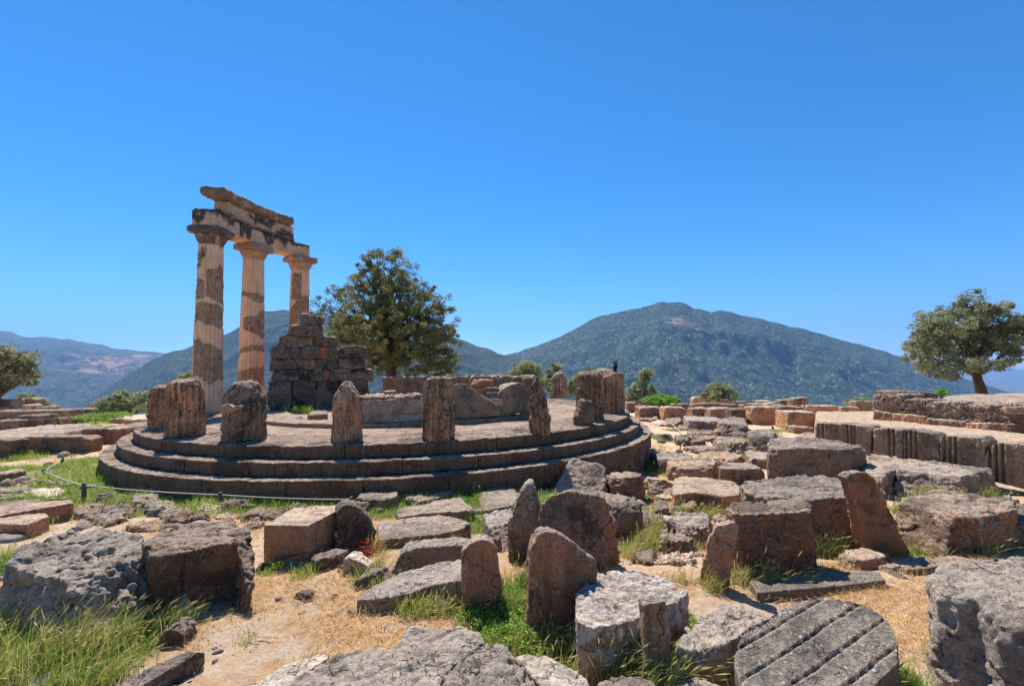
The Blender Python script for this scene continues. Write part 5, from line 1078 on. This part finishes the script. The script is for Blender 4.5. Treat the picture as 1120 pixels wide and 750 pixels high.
V, F, r = blades(P, rng.uniform(.03, .15, K) * (1 + .5 * gg), .0015 + .0007 * FT[:, 1] / 3, rng.uniform(.2, 1.1, K), rng, base_rnd=np.clip(.95 - .65 * gg + rng.normal(size=K) * .15, 0, 1), wind=(.15, 0))
o = link('edge_grass', npmesh('edge_grass', V, [F], {'rnd': r}), M['tallgrass'], smooth=False); tag(o, 'short mixed dry and green grass caught along the feet of the stones', 'grass', kind='stuff')
# leafy weeds
WD = [(575, 690, .22, 150), (545, 685, .2, 110), (590, 665, .15, 100), (520, 680, .15, 70), (560, 655, .12, 60), (610, 690, .12, 60), (470, 597, .2, 60), (520, 598, .1, 30), (420, 660, .08, 30), (300, 624, .1, 25), (118, 466, .6, 200), (95, 466, .4, 80), (555, 670, .15, 80), (395, 550, .3, 60), (235, 560, .4, 60), (500, 552, .25, 60), (525, 545, .2, 60), (5, 618, .2, 60), (590, 705, .1, 40), (745, 690, .08, 30), (640, 700, .12, 50), (330, 452, 0, 0)]
C_ = []; 
for px, py, sp, n_ in WD:
    c = gpt(px, py)
    for _ in range(n_): C_.append((c.x + rng.normal() * sp * .6, c.y + rng.normal() * sp * .6, 0))
C_ = np.array(C_); C_[:, 2] = zground(C_[:, 0], C_[:, 1]) + rng.uniform(.01, .09, len(C_)) * (1 + .5 * (C_[:, 1] > 8))
zlift = np.where((C_[:, 1] > 13) & (C_[:, 0] < -8), .33, 0); C_[:, 2] += zlift
V, F, rn = leaves(C_, np.where(C_[:, 1] > 8, .10, .04), 16, .012, rng)
far = np.repeat(np.repeat(C_[:, 1] > 8, 16), 4)
V = V.copy(); cen = V.reshape(-1, 4, 3).mean(1, keepdims=True); sc_ = np.where(far.reshape(-1, 4)[:, :1, None], 2.6, 1.0); V = (cen + (V.reshape(-1, 4, 3) - cen) * sc_).reshape(-1, 3)
o = link('weeds', npmesh('weeds', V, [F], {'rnd': rn}), M['weed'], smooth=False); tag(o, 'low leafy green weeds between the foreground slabs', 'weeds', kind='stuff')
# grass tuft in the floor joint by the dark wall
c = at_z(330, 452, 0); n_ = 160; P = np.c_[c.x + rng.normal(size=n_) * .22, c.y + rng.normal(size=n_) * .06, np.zeros(n_)]
V, F, r = blades(P, rng.uniform(.08, .3, n_), np.full(n_, .008), rng.uniform(.1, .5, n_), rng, base_rnd=rng.uniform(.1, .7, n_))
o = link('grass_tuft', npmesh('grass_tuft', V, [F], {'rnd': r}), M['grass'], smooth=False); tag(o, 'green tuft growing from the floor at the dark wall\'s foot', 'grass', kind='stuff')
# ------------------------------------------------------------------ small rubble and pebbles
def pebbles(n, ymax, smin, smax, label, name, mats, seed):
    r_ = np.random.default_rng(seed); bm = bmesh.new(); bmesh.ops.create_icosphere(bm, subdivisions=2 if smax < .05 else 2, radius=1); 
    bv = np.array([v.co[:] for v in bm.verts]); bf = np.array([[v.index for v in f.verts] for f in bm.faces]); bm.free()
    Y = 1.6 + (ymax - 1.6) * r_.uniform(0, 1, n) ** 1.3; X = r_.uniform(-1.2, 1.2, n) * Y
    dd = np.hypot(X - Cx, Y - Cy); pn = fbm(np.c_[X, Y, X * 0] * .8, 3, seed); k = (dd > 7.35) & (pn > -.15); X, Y = X[k], Y[k]; Z = zground(X, Y)
    Vs = []; Fs = []
    for i in range(len(X)):
        s = smin * (smax / smin) ** (r_.uniform() ** 2.2) * min(1, .28 + Y[i] * .09); sc = s * np.array([r_.uniform(.8, 1.6), r_.uniform(.7, 1.2), r_.uniform(.35, .8)])
        pn_ = r_.normal(size=(9, 3)); pn_ /= np.linalg.norm(pn_, axis=1)[:, None]; dt = bv @ pn_.T; lim = r_.uniform(.45, .8, 9); v = bv * np.min(np.where(dt > lim, lim / np.maximum(dt, 1e-3), 1), axis=1)[:, None] * (1 + .08 * vn(bv * 2.3 + i * 3.7, seed))[:, None]; v = v * sc * 1.25; a = r_.uniform(0, 6.28); ca, sa = math.cos(a), math.sin(a)
        v = np.c_[v[:, 0] * ca - v[:, 1] * sa, v[:, 0] * sa + v[:, 1] * ca, v[:, 2]] + [X[i], Y[i], Z[i] + sc[2] * .25]; Vs.append(v); Fs.append(bf + i * len(bv))
    o = link(name, npmesh(name, np.concatenate(Vs), [np.concatenate(Fs)]), mats, smooth=False); tag(o, label, 'gravel' if smax < .05 else 'rubble', kind='stuff')
pebbles(6000, 9, .004, .022, 'tiny pebbles and chips scattered on the dry ground', 'pebbles', M['tan'], 3)
pebbles(1500, 17, .02, .15, 'fist-sized rubble scattered between the blocks', 'rubble', M['grey'], 6)

# loose angular stones among the larger blocks: six shapes, copied
def hullrock(seed):
    r_ = np.random.default_rng(seed); bm = bmesh.new(); bmesh.ops.create_cube(bm, size=1)
    for v in bm.verts: v.co = Vector((v.co.x * r_.uniform(1.1, 1.7), v.co.y * r_.uniform(.8, 1.2), v.co.z * r_.uniform(.5, .8)))
    for _ in range(7):
        d = Vector(r_.normal(size=3)).normalized(); d.z = abs(d.z) * .8; d.normalize(); cut(bm, d * r_.uniform(.28, .48), d)
    me = remesh(bm, .045, 1); displace(me, weather(.035, .6, 1.5)); return me
RK = [hullrock(40 + i) for i in range(8)]
for i, m_ in enumerate(RK): m_.materials.clear(); m_.materials.append(M[('grey', 'grey2', 'tan', 'grey', 'cool', 'white', 'grey', 'brown')[i]]); m_.polygons.foreach_set('use_smooth', [True] * len(m_.polygons))
rr_ = np.random.default_rng(123); spots = []
BIG = [(o_.location.x, o_.location.y, max(o_.dimensions.x, o_.dimensions.y) * .42) for o_ in bpy.data.objects if o_.type == 'MESH' and not o_.parent and o_.get('category') in ('stone block', 'boulder', 'stone slab', 'rock', 'upright slab', 'column fragment')]
for px0, px1, py0, py1, n_ in ((690, 830, 462, 560, 46), (690, 800, 545, 625, 20), (880, 1100, 500, 640, 14), (590, 720, 515, 600, 14), (395, 600, 535, 680, 14), (100, 290, 545, 575, 14), (0, 130, 520, 560, 6), (700, 900, 445, 470, 18), (260, 420, 600, 660, 6)):
    for _ in range(n_):
        for t_ in range(12):
            p = gpt(rr_.uniform(px0, px1), rr_.uniform(py0, py1))
            if math.hypot(p.x - Cx, p.y - Cy) > 7.5 and all(math.hypot(p.x - a, p.y - b) > c * .8 for a, b, c in BIG): break
        else: continue
        spots.append(p)
for i, p in enumerate(spots):
    o = bpy.data.objects.new('loose_rock', RK[i % 8]); COL.objects.link(o); s_ = (.10 + .30 * rr_.uniform() ** 1.8) * min(1.15, .35 + p.y * .085)
    o.location = (p.x, p.y, p.z + s_ * .12); o.rotation_euler = (rr_.uniform(-.2, .2), rr_.uniform(-.2, .2), rr_.uniform(0, 6.28)); o.scale = (s_, s_, s_ * rr_.uniform(.7, 1.1))
    tag(o, 'small angular loose stone lying on the ground between the larger blocks', 'loose rock', 'small loose stones between the larger blocks')

# ------------------------------------------------------------------ air
def haze():
    m = bpy.data.materials.new('hazy_air'); m.use_nodes = True; n = m.node_tree; n.nodes.clear()
    pv = n.nodes.new('ShaderNodeVolumePrincipled'); pv.inputs['Color'].default_value = (.26, .52, 1.0, 1); pv.inputs['Density'].default_value = HAZE
    pv.inputs['Anisotropy'].default_value = .2
    out = n.nodes.new('ShaderNodeOutputMaterial'); n.links.new(pv.outputs[0], out.inputs['Volume'])
    bm = bmesh.new(); bmesh.ops.create_cube(bm, size=1, matrix=Matrix.Translation((0, 6900, 500)) @ Matrix.Diagonal((30000, 15800, 2000, 1)))
    o = link('haze', bm_mesh('haze', bm), m, smooth=False); tag(o, 'thin blue air between the ruins and the mountains', 'haze', kind='stuff')
HAZE = .00009
if HAZE: haze()
